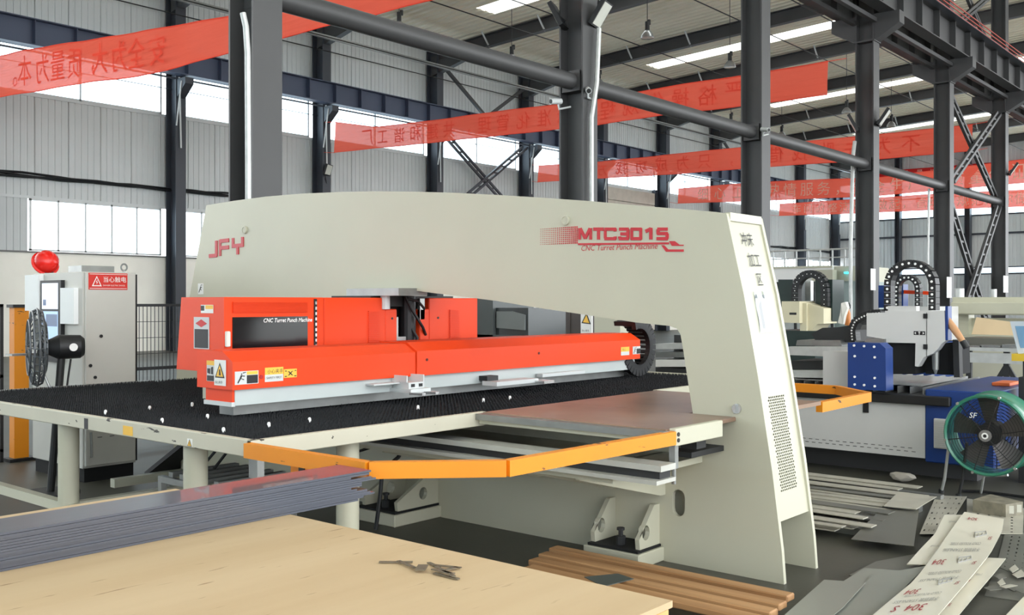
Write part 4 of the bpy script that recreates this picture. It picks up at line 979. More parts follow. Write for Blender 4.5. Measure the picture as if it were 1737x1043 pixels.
for i in range(3): MB().box(4.2 + i * .11, 4.24 + i * .11, 8.29, 8.295, .38, .385).build('vent_slit', BLACK, cab)
MB().tube([cy(154, 733), cy(155, 760), cy(155, 776)], .012, 6).build('chain', GREYM, cab)
# screen and papers on the cabinet side (plane X=4.08)
def cx4(px, py): return PX(px, py, 4.075)
a_ = cx4(74, 612); b_ = cx4(109, 475)
mon = MB().box(4.045, 4.08, b_.y, a_.y, a_.z, b_.z).build('monitor', BLACK, cab)
SCR = M('lit_screen', (150, 178, 222), .2, emit=.55); SCR2 = M('lit_screen_light', (206, 220, 240), .2, emit=.6); SCRD = M('lit_screen_dark', (92, 110, 140), .2, emit=.3)
def scr(p0, p1, m, l): c0_ = cx4(*p0); c1_ = cx4(*p1); MB().box(4.045 - l, 4.046, c1_.y, c0_.y, c0_.z, c1_.z).build('display', m, mon)
scr((77, 524), (104, 480), SCR2, .001); scr((77, 583), (104, 528), SCR, .001); scr((84, 553), (103, 533), SCRD, .002); scr((79, 518), (84, 508), SCRD, .002); scr((77, 596), (104, 586), BLACK, .001)
for (pa, pb) in (((49, 527), (73, 466)), ((109, 549), (132, 488))):
    a_ = cx4(*pa); b_ = cx4(*pb)
    sticker(cab, (4.04, a_.y, a_.z), NY, UP, a_.y - b_.y, b_.z - a_.z, PAP, name='paper_pad')
    MB().box(4.04, 4.08, b_.y, a_.y, a_.z, b_.z).build('clip_board', PAP, cab)
# helmet on top
hm = thing('safety_helmet', (4.3, 9.02, 1.816), 'red safety helmet lying tilted on the electrical cabinet', 'helmet')
pr = [(.105, 0), (.11, .02), (.108, .05), (.095, .09), (.064, .12), (.025, .134), (0, .136)]
HP = PX(80, 440, 4.25); HC = Vector((4.25, HP.y, 1.94)); HA = Vector((.0, -.8, .45)).normalized()
MB().lathe(pr, HC - HA * .05, HA, 22).build('shell', M('helmet_red', (222, 30, 22), .25, var=.03), hm, smooth=True)
MB().lathe([(.105, 0), (.126, -.005), (.128, .006), (.108, .012)], HC - HA * .05, HA, 22).build('brim', M('helmet_red', (222, 30, 22)), hm, smooth=True)
MB().tube([HC - HA * .05 + Vector((.1 * math.cos(t), -.05 * 0, 0)) * 0 + Vector((.02, .09 + .05 * math.sin(t), .02 + .075 * math.cos(t))) for t in [i * math.pi / 8 for i in range(9)]], .009, 6).build('chin_strap', M('strap_blue', (50, 70, 140), .6), hm)
MB().box(HC.x - .03, HC.x + .05, HC.y - .02, HC.y + .06, 1.816, 1.9).build('liner', BLACK, hm)
# edge-on pedestal fan with black motor
fx, fy = 3.66, 8.0
pf = thing('pedestal_fan', (fx, fy, 0), 'grey wire-caged pedestal fan with black motor standing beside the screen', 'fan')
_r = ray(80, 590); _r.z = 0; _r.normalize(); _r = Matrix.Rotation(math.radians(5), 3, 'Z') @ _r; fb0 = _r; fa = Vector((_r.y, -_r.x, 0)); fc = PZ(84, 592, 1.18); fc = Vector((fx, fy, 1.19)); fb = fb0
for k, (off, r) in enumerate(((-.06, .22), (-.035, .29), (0, .31), (.035, .29), (.06, .2))):
    MB().tube([fc - fa * .1 + fa * off + (fb * math.cos(t * math.pi / 14) + Vector((0, 0, 1)) * math.sin(t * math.pi / 14)) * r for t in range(28)], .008, 6, True).build('guard_ring', M('fan_grey', (88, 92, 96), .4, .4), pf)
for i in range(30):
    t = i * math.pi / 15; d = fb * math.cos(t) + Vector((0, 0, math.sin(t)))
    MB().tube([fc - fa * .17 + d * .06, fc - fa * .16 + d * .2, fc - fa * .135 + d * .29, fc - fa * .1 + d * .31, fc - fa * .065 + d * .29, fc - fa * .04 + d * .2, fc - fa * .03 + d * .06], .005, 5).build('guard_wire', M('fan_grey', (88, 92, 96)), pf)
for i in range(3):
    t = i * 2.094; d = fb * math.cos(t) + Vector((0, 0, math.sin(t))); e_ = fa
    c_ = fc - fa * .1; s2 = d.cross(fa)
    MB().add([c_ + d * .03 + s2 * .03, c_ + d * .03 - s2 * .03, c_ + d * .26 - s2 * .09 + fa * .03, c_ + d * .26 + s2 * .08 - fa * .03], [(0, 1, 2, 3)]).build('blade', GREYM, pf)
MB().cyl(fc - fa * .02, fc + fa * .06, .06, .1, 16).cyl(fc + fa * .06, fc + fa * .22, .1, .095, 16).cyl(fc + fa * .22, fc + fa * .25, .095, .07, 16).build('motor', BLACK, pf, smooth=True)
MB().cyl(fc + fa * .16 - fb * .096, fc + fa * .16 - fb * .102, .032, n=14).build('motor_badge', WHITE, pf)
MB().cyl((fx, fy, .03), fc + fa * .08 - Vector((0, 0, .08)), .03, n=10).build('pole', RUBBER, pf)
MB().cyl((fx, fy, 0), (fx, fy, .03), .22, n=20).build('base', RUBBER, pf)
MB().tube([fc + fa * .15 - Vector((0, 0, .1)), fc + fa * .13 - Vector((0, 0, .25)), fc + fa * .1 - Vector((0, 0, .5)), (fx + .1, fy, .1)], .008, 6).build('cord', BLACK, pf)
MB().box(fx - .3, fx - .1, fy + .0, fy + .12, 1.13, 1.145).tube([(fx - .1, fy + .05, 1.13), (fx - .05, fy + .03, 1.0), (fx, fy, .85)], .01, 6).build('switch_tray', GREYM, pf)
# mesh safety fence
FB = M('fence_black', (30, 30, 32), .5)
def fence(x0, x1, y, label, z1=1.535):
    t = thing('mesh_fence', ((x0 + x1) / 2, y, 0), label, 'fence')
    f = MB(); e = .03
    f.box(x0, x0 + e, y, y + e, 0, z1).box(x1 - e, x1, y, y + e, 0, z1).box(x0, x1, y, y + e, z1 - e, z1).box(x0, x1, y, y + e, .82, .82 + e).box(x0, x1, y, y + e, .1, .1 + e).build('frame', FB, t)
    m = MB(); n = int((x1 - x0) / .045)
    for i in range(1, n): m.box(x0 + i * (x1 - x0) / n - .003, x0 + i * (x1 - x0) / n + .003, y + .01, y + .016, .12, z1 - .02)
    for i in range(1, 8): m.box(x0, x1, y + .016, y + .02, .12 + i * (z1 - .14) / 8 - .003, .12 + i * (z1 - .14) / 8 + .003)
    tag(m.build('wire_mesh', FB, t), kind='stuff')
fence(2.7, 4.12, 10.0, 'black wire mesh fence panel beside the orange post')
fence(4.9, 6.4, 10.0, 'black wire mesh fence panel between cabinet and press')
fence(8.6, 10.9, 10.0, 'black wire mesh fence panel seen under the press bridge')
t = thing('fence_post', (4.28, 10.0, 0), 'orange square post at the end of the mesh fence', 'post')
MB().box(4.2, 4.34, 9.95, 10.06, .03, 1.5).build('post', ORANGE, t); MB().box(4.14, 4.4, 9.9, 10.1, 0, .03).build('base_plate', BLACK, t); MB().box(4.18, 4.36, 9.93, 10.08, 1.5, 1.53).build('cap', BLACK, t)
t = thing('fence_post', (9.0 + 2.05, 10.0, 0), 'orange square post under the press bridge', 'post')
MB().box(10.95, 11.1, 9.95, 10.06, .03, 1.5).build('post', ORANGE, t); MB().box(10.9, 11.15, 9.9, 10.1, 0, .03).build('base_plate', BLACK, t)
# low boxes on the floor behind the fence
tag(MB().cbox(2.9, 3.9, 10.6, 11.3, 0, .18, .01).build('floor_box', M('box_pale', (214, 210, 200), .7)), 'low pale box on the floor behind the mesh fence', 'box')
# scrap rack and chute under the feed table
rk = thing('scrap_rack', (3.8, 5.9, 0), 'low grey metal scrap rack standing under the feed table', 'rack')
for z in (.42,):
    for i in range(5): MB().box(3.45, 3.95, 5.3 + i * .13, 5.35 + i * .13, z, z + .03).build('rack_bar', M('rack_grey', (140, 142, 138), .45, .3), rk)
    MB().box(3.42, 3.46, 5.22, 5.95, z - .04, z).build('side_bar', GREYM, rk)
    MB().box(3.94, 3.98, 5.22, 5.95, z - .04, z).build('side_bar', GREYM, rk)
for x in (3.42, 3.94):
    for y in (5.22, 5.91): MB().box(x, x + .04, y, y + .04, 0, .38).build('leg', GREYM, rk)
ch = thing('scrap_chute', (3.8, 6.9, 0), 'dark sloping scrap chute beneath the feed table', 'chute')
MB().obox(PX(335, 750, 3.95), PX(272, 800, 3.95), .25, .03).build('chute_plate', RUBBER, ch)
p = PX(275, 800, 3.95); MB().cyl((3.95, p.y, 0), (3.95, p.y, p.z + .02), .02, n=8).build('support', RUBBER, ch)
p = PX(325, 758, 3.95); MB().cyl((3.95, p.y, 0), (3.95, p.y, p.z), .02, n=8).build('support', RUBBER, ch)
# power cord
tag(MB().tube([(3.55, 5.5, .5), (3.6, 5.3, .72), (3.62, 5.15, .60), (3.7, 5.0, .78)], .01, 6).tube([(3.5, 5.6, .48), (3.62, 5.35, .78), (3.68, 5.2, .66), (3.75, 5.1, .8)], .01, 6).build('cable_loop', BLACK), 'black cable loops hanging over the scrap rack', 'cable')
# ================================================================== laser cutting machine (blue and white)
LW = M('laser_white_paint', (206, 206, 204), .4, var=.02)
def pX(pts, x): return [(PX(px, py, x).y, PX(px, py, x).z) for px, py in pts]
las = thing('laser_cutter', (9.6, 3.4, 0), 'blue and white laser cutting machine with black bellows beyond the punch press', 'machine')
XA = 8.85
MB().box(XA + .3, 10.7, 2.5, 5.0, 0, .2).build('plinth', STEEL_DK2, las)
MB().box(XA + .3, 10.7, 2.84, 5.0, .2, .66).build('inner_frame', STEEL_DK2, las)
SLOTS = []
for r, z in enumerate((.245, .275)):
    for i in range(31): y_ = 2.92 + i * .065 + (.03 if r else 0); SLOTS.append([(y_, z), (y_ + .035, z), (y_ + .035, z + .006), (y_, z + .006)])
MB().poly([(2.84, .2), (5.0, .2), (5.0, .66), (2.84, .66)], fX, XA, XA + .004, SLOTS).build('side_panel', LW, las)
MB().cbox(XA - .005, XA + 2.0, 2.28, 2.84, .17, .80, .01).build('blue_end_body', BLUEP, las)
MB().cbox(XA - .03, XA - .004, 2.575, 2.76, .30, .555, .004).build('louver_frame', LW, las)
for i in range(14): MB().box(XA - .036, XA - .03, 2.585, 2.75, .31 + i * .017, .32 + i * .017).build('louver', GALV, las)
MB().cbox(XA - .06, XA + .1, 2.62, 5.0, .665, .745, .008).build('side_beam', BLACK, las)
MB().box(XA - .012, XA - .002, 3.33, 3.38, .56, .66).build('bracket', BLACK, las)
MB().box(XA + .1, 10.8, 2.85, 5.0, .66, .74).build('bed', RUBBER, las)
SLAT = M('bed_slat_steel', (150, 152, 152), .3, .7)
for i in range(19): MB().box(XA + .15, 10.7, 2.9 + i * .11, 2.91 + i * .11, .74, .80).build('bed_slat', SLAT, las)
tag(MB().box(9.1, 10.4, 2.95, 4.6, .802, .806).build('sheet_metal', M('cut_sheet', (190, 192, 192), .25, .8, var=.1)), 'shiny steel sheet lying on the laser cutter bed', 'sheet')
tag(MB().cbox(9.6, 9.95, 2.35, 2.5, .801, .83, .005).build('toolbox', M('tool_orange', (226, 110, 50), .5)), 'small orange tool tray on the blue end of the laser cutter', 'tray')
# gantry end plates
bp = MB().poly(pX(((1438, 581), (1492, 582), (1502, 591), (1503, 663), (1438, 660)), 8.72), fX, 8.72, 8.90).build('gantry_plate', BLUEP, las)
for q in ((1449, 586), (1466, 587), (1483, 588), (1450, 604), (1484, 606), (1450, 639), (1484, 641), (1450, 652), (1466, 653), (1484, 655)):
    p = PX(*q, 8.72); MB().cyl((8.712, p.y, p.z), (8.722, p.y, p.z), .011, n=8).build('bolt', WHITE, las)
MB().poly(pX(((1396, 596), (1438, 596), (1438, 660), (1396, 655)), 8.95), fX, 8.95, 9.1).build('gantry_plate', LW, las)
MB().poly(pX(((1340, 612), (1398, 612), (1398, 660), (1340, 655)), 9.3), fX, 9.3, 9.9).build('gantry_beam', RUBBER, las)
MB().poly(pX(((1335, 588), (1440, 588), (1440, 606), (1335, 602)), 9.2), fX, 9.2, 9.3).build('gantry_rail', GALV, las)
MB().poly(pX(((1335, 628), (1398, 628), (1398, 641), (1335, 640)), 9.2), fX, 9.2, 9.29).build('gantry_rail', GALV, las)
MB().poly(pX(((1352, 577), (1425, 577), (1428, 587), (1350, 586)), 9.4), fX, 9.4, 9.8).build('gantry_cap', GREYM, las)
# head housing
XH = 9.25
MB().poly(pX(((1470, 531), (1502, 530), (1503, 528), (1602, 527), (1604, 578), (1597, 583), (1590, 593), (1582, 600), (1567, 606), (1557, 622), (1552, 621), (1553, 582), (1502, 581), (1500, 575), (1470, 570)), XH), fX, XH, XH + .11).build('head_housing', LW, las)
p = PX(1603, 527, XH); q_ = PX(1604, 577, XH); MB().box(XH, XH + .11, p.y - .025, p.y - .002, q_.z, p.z + .04).build('head_side', BLUEP, las)
MB().poly(pX(((1512, 519), (1560, 519), (1560, 528), (1512, 528)), XH + .1), fX, XH + .01, XH + .1).build('head_top', LW, las)
for q in ((1570, 536), (1570, 588)): p = PX(*q, XH); MB().box(XH - .01, XH, p.y - .018, p.y + .018, p.z - .022, p.z + .022).build('latch', BLACK, las)
p = PX(1560, 564, XH); lb_ = sticker(las, (XH, PX(1550, 568, XH).y, PX(1550, 568, XH).z), NY, UP, .1, .035, BLK, extra=[([(.05, .5), (.2, .85), (.2, .15)], WHT), ([(.95, .5), (.8, .85), (.8, .15)], WHT), ([(.47, .1), (.53, .1), (.53, .9), (.47, .9)], WHT), ([(.4, .7), (.6, .7), (.6, .85), (.4, .85)], WHT)])
MB().box(XH - .003, XH + .002, PX(1572, 540, XH).y - .002, PX(1572, 540, XH).y + .002, PX(1572, 605, XH).z, PX(1572, 530, XH).z).build('seal_or_dark_gap', RUBBER, las)  # dark strip on the housing, shade of the panel gap put into colour
MB().poly(pX(((1500, 580), (1556, 582), (1556, 634), (1500, 634)), XH + .1), fX, XH + .05, XH + .5).build('bellows', BLACKM, las)
mb_ = pX(((1572, 600), (1590, 594), (1600, 582), (1622, 580), (1624, 636), (1570, 634)), XH + .2)
MB().poly(mb_, fX, XH + .2, XH + .6).build('bellows', BLACKM, las)
MB().poly(pX(((1616, 576), (1626, 578), (1628, 640), (1618, 640)), XH + .1), fX, XH + .1, XH + .2).build('end_plate', RUBBER, las)
p = PX(1587, 612, XH + .1)
MB().cyl((XH + .1, p.y, p.z + .13), (XH + .1, p.y, p.z - .08), .035, .028, 12).cyl((XH + .1, p.y, p.z - .08), (XH + .1, p.y, p.z - .12), .02, .008, 12).build('cutting_head', GREYM, las, smooth=True)
for pts, x, nm in ((((1470, 574), (1500, 575), (1500, 582), (1465, 582)), 9.2, 'rail_cover'),): MB().poly(pX(pts, x), fX, x, x + .4).build(nm, GREYM, las)
MB().poly(pX(((1385, 580), (1376, 566), (1395, 556), (1420, 555), (1440, 552), (1450, 560), (1450, 580)), 9.5), fX, 9.5, 10.2).build('bellows', RUBBER, las)
def chain(parent, x, pts, wd, name_dot=True, depth=.12, n=22, dot=.012):
    """cable chain following a pixel polyline on plane x, one link per step"""
    P = [PX(px, py, x) for px, py in pts]
    L_ = [0]
    for a_, b_ in zip(P, P[1:]): L_.append(L_[-1] + (b_ - a_).length)
    def at(s__):
        for i in range(len(P) - 1):
            if s__ <= L_[i + 1]: return P[i].lerp(P[i + 1], (s__ - L_[i]) / (L_[i + 1] - L_[i]))
        return P[-1]
    for i in range(n):
        a_ = at(L_[-1] * i / n); b_ = at(L_[-1] * (i + .94) / n)
        o = MB().obox(a_ + Vector((depth / 2, 0, 0)), b_ + Vector((depth / 2, 0, 0)), wd, depth, (1, 0, 0)).build('chain_link', BLACK, parent)
        c_ = (a_ + b_) / 2
        MB().cyl((x - .004, c_.y, c_.z), (x + .002, c_.y, c_.z), dot, n=8).build('pin', WHITE, o)
def arch(c_, rx, ry, base, n=18): return [(c_[0] - rx, base)] + [(c_[0] + rx * math.cos(math.pi - math.pi * i / n), c_[1] - ry * math.sin(math.pi * i / n)) for i in range(n + 1)] + [(c_[0] + rx, base)]
chain(las, 9.55, arch((1543, 482), 38, 36, 527), .065, n=19, dot=.012)
chain(las, 9.45, ((1446, 578), (1444, 560), (1450, 545), (1463, 537), (1478, 532), (1494, 531)), .075, n=16, dot=.009)
MB().tube([PX(1606, 541, XH + .06), PX(1620, 560, XH + .02), PX(1634, 580, XH)], [.03, .034, .026], 10).build('slanting_duct', M('tan_hose', (196, 148, 106), .6), las, smooth=True)
MB().tube([PX(1633, 578, XH), PX(1640, 590, XH)], .03, 10).build('duct_collar', BLACK, las, smooth=True)
bo = PX(1438, 552, 9.84)
bot = thing('spray_bottle', tuple(bo), 'orange bottle with black cap on the laser bellows beside a cloth', 'bottle')
MB().lathe([(0, 0), (.028, 0), (.03, .02), (.03, .12), (.016, .16), (.014, .175)], bo, (0, 0, 1), 14).build('body', M('bottle_orange', (214, 134, 66), .4), bot, smooth=True)
MB().lathe([(.02, .17), (.03, .175), (.032, .205), (.02, .23), (0, .235)], bo, (0, 0, 1), 14).build('cap', BLACK, bot, smooth=True)
ck = MB(); c_l = [PX(*q, 9.7) for q in ((1421, 548), (1424, 530), (1428, 514), (1434, 512), (1436, 522), (1433, 535), (1430, 550))]
nn_ = len(c_l); ck.add([v + Vector((.02 * math.sin(i * 2.1), 0, 0)) for i, v in enumerate(c_l)] + [v + Vector((.06 + .02 * math.cos(i * 1.7), 0, 0)) for i, v in enumerate(c_l)], [tuple(range(nn_)), tuple(range(2 * nn_ - 1, nn_ - 1, -1))] + [(i, (i + 1) % nn_, nn_ + (i + 1) % nn_, nn_ + i) for i in range(nn_)])
tag(ck.build('white_cloth', M('cloth_white', (226, 224, 216), .9)), 'folded white cloth hanging beside the orange bottle on the bellows', 'cloth')
# second laser machine further off: small chain arch, blue post, red strip
l2 = thing('laser_cutter', (14.0, 5.5, 0), 'second laser cutter glimpsed through the big cable chain arch', 'machine')
chain(l2, 14.0, arch((1538, 490), 18, 20, 527), .07, n=18, dot=.014)
MB().poly(pX(((1500, 520), (1580, 520), (1580, 580), (1500, 580)), 14.0), fX, 14.0, 15.2).build('body', LW, l2)
MB().box(14.0, 15.2, PX(1580, 540, 14).y, PX(1500, 540, 14).y, 0, PX(1500, 580, 14).z).build('base', BLUEP, l2)
MB().poly(pX(((1524, 482), (1532, 482), (1532, 522), (1522, 522)), 14.2), fX, 14.2, 14.4).build('post', BLUEP, l2)
MB().poly(pX(((1533, 492), (1575, 494), (1575, 500), (1533, 498)), 14.2), fX, 14.2, 14.3).build('red_beam', RED, l2)
MB().poly(pX(((1490, 484), (1500, 484), (1500, 522), (1490, 522)), 14.2), fX, 14.2, 14.4).build('post', BLUEP, l2)
# ================================================================== machines on the left background right
gm = thing('green_gantry_machine', (13.5, 6.2, 0), 'dark green and cream gantry machine with arched cable chain', 'machine')
DG = M('dark_green_paint', (26, 44, 40), .45, var=.1)
XG = 13.0
chain(gm, XG, arch((1373, 492), 25, 28, 520), .1, n=18, dot=.006)
MB().poly(pX(((1320, 474), (1345, 474), (1345, 520), (1320, 520)), XG + .1), fX, XG + .1, XG + .5).build('green_column', DG, gm)
MB().poly(pX(((1383, 474), (1412, 474), (1412, 545), (1395, 530), (1383, 520)), XG + .1), fX, XG + .1, XG + .5).build('green_column', DG, gm)
MB().poly(pX(((1346, 476), (1375, 476), (1375, 510), (1346, 510)), XG + .6), fX, XG + .6, XG + .7).build('grey_panel', GALV, gm)
MB().poly(pX(((1326, 511), (1356, 511), (1356, 548), (1326, 547)), XG - .3), fX, XG - .3, XG + .2).build('cream_box', M('old_cream', (214, 206, 176), .5), gm)
MB().poly(pX(((1357, 514), (1368, 514), (1368, 578), (1357, 578)), XG - .2), fX, XG - .2, XG + .3).build('cream_wedge', M('old_cream', (214, 206, 176)), gm)
MB().poly(pX(((1368, 514), (1397, 523), (1397, 549), (1386, 550), (1368, 574)), XG - .15), fX, XG - .15, XG + .3).build('cream_wedge', M('old_cream', (214, 206, 176)), gm)
MB().box(XG - .3, XG + .6, PX(1398, 540, XG).y, PX(1320, 540, XG).y, 0, PX(1350, 560, XG).z).build('base', DG, gm)
pq = PX(1345, 532, XG - .301); MB().box(XG - .302, XG - .298, pq.y - .05, pq.y + .05, pq.z - .015, pq.z + .015).build('nameplate', BLACK, gm)
# large white and cream machine with railing on top
rm = thing('platform_machine', (26.5, 13, 0), 'long white and cream enclosed machine topped by a railing', 'machine')
XR = 25.5
yA_, yB_ = PX(1290, 470, XR).y, PX(1412, 470, XR).y
zT, zM = PX(1340, 452, XR).z, PX(1340, 478, XR).z
MB().box(XR, XR + 2.5, yB_, yA_, zM, zT).build('white_body', WHITE, rm)
MB().box(XR, XR + 2.5, yB_, yA_, 0, zM).build('glass_enclosure', M('enclosure_grey', (168, 174, 172), .3, var=.1), rm)
for i in range(5):
    y = yA_ + (yB_ - yA_) * i / 4; MB().box(XR - .04, XR, y - .03, y + .03, 0, zM).build('enclosure_post', BLACK, rm)
MB().box(XR - .03, XR, yB_, yA_, zT - .06, zT).build('top_edge', CREAM, rm)
yC_ = PX(1452, 470, XR).y
MB().box(XR + .1, XR + 2.4, yC_, yB_, zM, zT - .02).build('cream_body', CREAM, rm)
MB().box(XR + .15, XR + 2.4, yC_, yB_, 0, zM).build('cabin', M('cabin_pale', (150, 166, 164), .4), rm)
MB().box(XR - .3, XR - .02, PX(1420, 470, XR).y, PX(1385, 470, XR).y, zM, PX(1400, 458, XR).z).build('cream_hood', CREAM, rm)
MB().box(XR - .02, XR + .1, PX(1437, 463, XR).y, PX(1432, 463, XR).y, PX(1437, 464, XR).z, PX(1437, 461, XR).z).build('indicator_light', M('cyan_indicator', (60, 220, 240), .3, emit=1.5), rm)
zR = PX(1340, 425, XR).z
for i in range(9):
    y = yA_ + (yC_ - yA_) * i / 8; MB().cyl((XR + .1, y, zT - .03), (XR + .1, y, zR), .025, n=8).build('railing_post', GALV, rm)
MB().cyl((XR + .1, yA_, zR), (XR + .1, yC_, zR), .025, n=8).build('railing_bar', GALV, rm)
MB().cyl((XR + .1, yA_, (zR + zT) / 2), (XR + .1, yC_, (zR + zT) / 2), .015, n=8).build('railing_bar', GALV, rm)
# press brake at right
pb_ = thing('press_brake', (16.5, 4.5, 0), 'beige press brake with a wide upper beam behind the laser cutter', 'machine')
XP = 15.5
BEI = M('beige_green_paint', (196, 194, 172), .45, var=.03)
yl, yr = PX(1612, 520, XP).y, PX(1737, 520, XP).y - .6
MB().cbox(XP, XP + .3, yr, yl, PX(1650, 534, XP).z, PX(1650, 512, XP).z, .02).build('upper_beam', BEI, pb_)
MB().box(XP + .1, XP + .6, yr, yl, PX(1650, 512, XP).z, PX(1650, 504, XP).z).build('top_rail', BEI, pb_)
MB().box(XP + .35, XP + .6, yr, yl - .1, PX(1650, 568, XP).z, PX(1650, 540, XP).z).build('back_panel', BEI, pb_)
MB().box(XP + .1, XP + .6, yr, yl - .05, 0, PX(1650, 568, XP).z).build('lower_beam', BEI, pb_)
MB().box(XP + .2, XP + .5, yl - .2, yl, 0, PX(1650, 512, XP).z).build('side_frame', BEI, pb_)
p = PX(1627, 500, XP + .2); MB().cyl((XP + .2, p.y, PX(1627, 512, XP).z), (XP + .2, p.y, PX(1627, 489, XP).z), .07, n=12).build('cylinder', GALV, pb_, smooth=True)
p = PX(1686, 500, XP + .2); MB().cyl((XP + .2, p.y, PX(1686, 506, XP).z), (XP + .2, p.y, PX(1686, 490, XP).z), .04, n=10).build('cylinder', GALV, pb_, smooth=True)
# work table with steel in front of the press brake
XT = 12.6
wt = thing('work_table', (12.9, 3.2, 0), 'grey steel trestle table carrying bright sheets before the press brake', 'table')
ya, yb = PX(1630, 600, XT).y, PX(1737, 600, XT).y - .3
zt_ = PX(1680, 590, XT).z
MB().box(XT, XT + .9, yb, ya, zt_ - .04, zt_).build('table_top', GALV, wt)
MB().box(XT - .01, XT + .02, yb, ya, zt_ - .18, zt_ - .06).build('apron', GALV, wt)
for y in (ya - .08, (ya + yb) / 2, yb + .1): MB().box(XT + .02, XT + .08, y - .03, y + .03, 0, zt_ - .04).build('leg', RUBBER, wt)
MB().obox((XT + .05, ya - .1, .1), (XT + .05, (ya + yb) / 2, zt_ - .2), .05, .05).build('brace', RUBBER, wt)
MB().obox((XT + .05, (ya + yb) / 2, zt_ - .2), (XT + .05, yb + .1, .1), .05, .05).build('brace', RUBBER, wt)
CARD = M('tan_cardboard', (226, 200, 160), .7, var=.04)
a_, b_, c_, d_ = (PX(*q, XT + .75) for q in ((1648, 567), (1656, 538), (1716, 546), (1720, 569)))
zz = zt_ - PX(1650, 568, XT + .75).z
cbd = MB().add([v + Vector((dx_, 0, 0)) for dx_ in (0, .02) for v in (a_, b_, c_, d_)], [(0, 1, 2, 3), (7, 6, 5, 4), (0, 4, 5, 1), (1, 5, 6, 2), (2, 6, 7, 3), (3, 7, 4, 0)])
tag(cbd.build('cardboard_sheet', CARD), 'tan cardboard sheet leaning above the trestle table', 'sheet')
MB().box(XT + .3, XT + .85, PX(1725, 570, XT + .3).y, PX(1635, 570, XT + .3).y, zt_, PX(1660, 572, XT + .5).z).build('upper_shelf', M('shelf_dark', (90, 88, 80), .5), wt)
for i, (pa, pb2) in enumerate((((1632, 596), (1668, 592)), ((1665, 590), (1700, 586)), ((1703, 597), (1730, 592)))):
    y0_, y1_ = PX(*pb2, XT + .1).y, PX(*pa, XT + .1).y
    tag(MB().box(XT + .02, XT + .28, y0_, y1_, zt_ + .001, zt_ + .02 + .012 * i).build('steel_sheet', CHROME), ['short bright steel sheet at the trestle table end by the laser head', 'bright steel sheet in the middle of the trestle table', 'bright steel sheet at the trestle table end by the monitor'][i], 'sheet')
# control monitor at the right edge
XM = 9.3
mo = thing('control_console', (9.3, 2.1, 0), 'operator console with tilted blue screen beside the drum fan', 'console')
q = [PX(*k, XM) for k in ((1713, 545), (1760, 545), (1760, 598), (1727, 600))]
MB().add([v + Vector((d, 0, 0)) for d in (0, .06) for v in q], [(0, 1, 2, 3), (7, 6, 5, 4), (0, 4, 5, 1), (1, 5, 6, 2), (2, 6, 7, 3), (3, 7, 4, 0)]).build('bezel', M('pale_bezel', (196, 206, 214), .4), mo)
q = [PX(*k, XM - .004) for k in ((1722, 553), (1758, 553), (1758, 590), (1731, 590))]
MB().add(q, [(0, 1, 2, 3)]).build('screen', M('console_screen', (96, 132, 160), .2, emit=.25), mo)
ym_ = PX(1745, 600, XM).y
MB().box(XM, XM + .3, ym_ - .12, ym_ + .08, 0, PX(1735, 640, XM).z).build('pedestal', RUBBER, mo)
MB().box(XM - .06, XM + .3, ym_ - .15, ym_ + .12, PX(1735, 612, XM).z, PX(1735, 600, XM).z).build('keyboard_shelf', M('shelf_yellow', (214, 180, 50), .5), mo)
MB().box(XM + .06, XM + .2, ym_ - .1, ym_ + .06, PX(1735, 640, XM).z, PX(1735, 560, XM).z).build('neck', RUBBER, mo)
# posters on the columns
for (px, y0_, y1_, mx_) in ((1481, 456, 492, MCOL[3]), (1610, 470, 505, MCOL[4]), (1706, 468, 496, MCOL[5])):
    a_ = PY(px - 4, y1_, 9.035); b_ = PY(px + 4, y0_, 9.035)
    t = thing('column_poster', (a_.x, 9.035, a_.z), {1481: 'narrow white notice strip on the corbel-bearing column', 1610: 'narrow notice strip on the column behind the laser head', 1706: 'narrow white notice strip on the last column of the braced bay'}[px], 'notice')
    MB().box(a_.x, b_.x, 9.03, 9.039, a_.z, b_.z).build('sheet', PAP, t); MB().box(a_.x + .02, b_.x - .02, 9.026, 9.0305, a_.z + .05, a_.z + (b_.z - a_.z) * .35).build('printed_field', GRY, t)
# ================================================================== green drum fan
df = thing('drum_fan', (8.35, 2.1, 0), 'green drum fan with wire guard standing on the floor by the laser cutter', 'fan')
FG = M('fan_green', (44, 120, 96), .3, var=.06, coat=.3)
RF = 7.85
c3 = ray(1674, 738); fc = Vector((0, 0, H)) + c3 * (7.62)
ax = -Vector((c3.x, c3.y, 0)).normalized(); ax = (Matrix.Rotation(math.radians(-16), 3, 'Z') @ ax + Vector((0, 0, -.03))).normalized()   # axis towards the viewer
R0 = .30
MB().lathe([(R0 + .015, .02), (R0 + .005, .03), (R0 - .01, .02), (R0, -.0), (R0, -.26), (R0 + .012, -.27), (R0 + .02, -.26), (R0 + .006, -.24), (R0 + .006, 0), (R0 + .015, .02)], fc, ax, 40).build('drum', FG, df, smooth=True)
fu = Vector((0, 0, 1)) - ax * ax.z; fu.normalize(); fr = fu.cross(ax)
GW = M('guard_wire_black', (38, 36, 36), .4, .3)
for r in [.05 + .025 * i for i in range(10)]:
    MB().tube([fc - ax * .25 + (fr * math.cos(t * math.pi / 16) + fu * math.sin(t * math.pi / 16)) * r for t in range(32)], .003, 4, True).build('rear_guard_ring', GW, df)
for i in range(8):
    d = fr * math.cos(i * math.pi / 4) + fu * math.sin(i * math.pi / 4); MB().tube([fc - ax * .25 + d * .04, fc - ax * .25 + d * R0], .004, 5).build('rear_guard_spoke', GW, df)
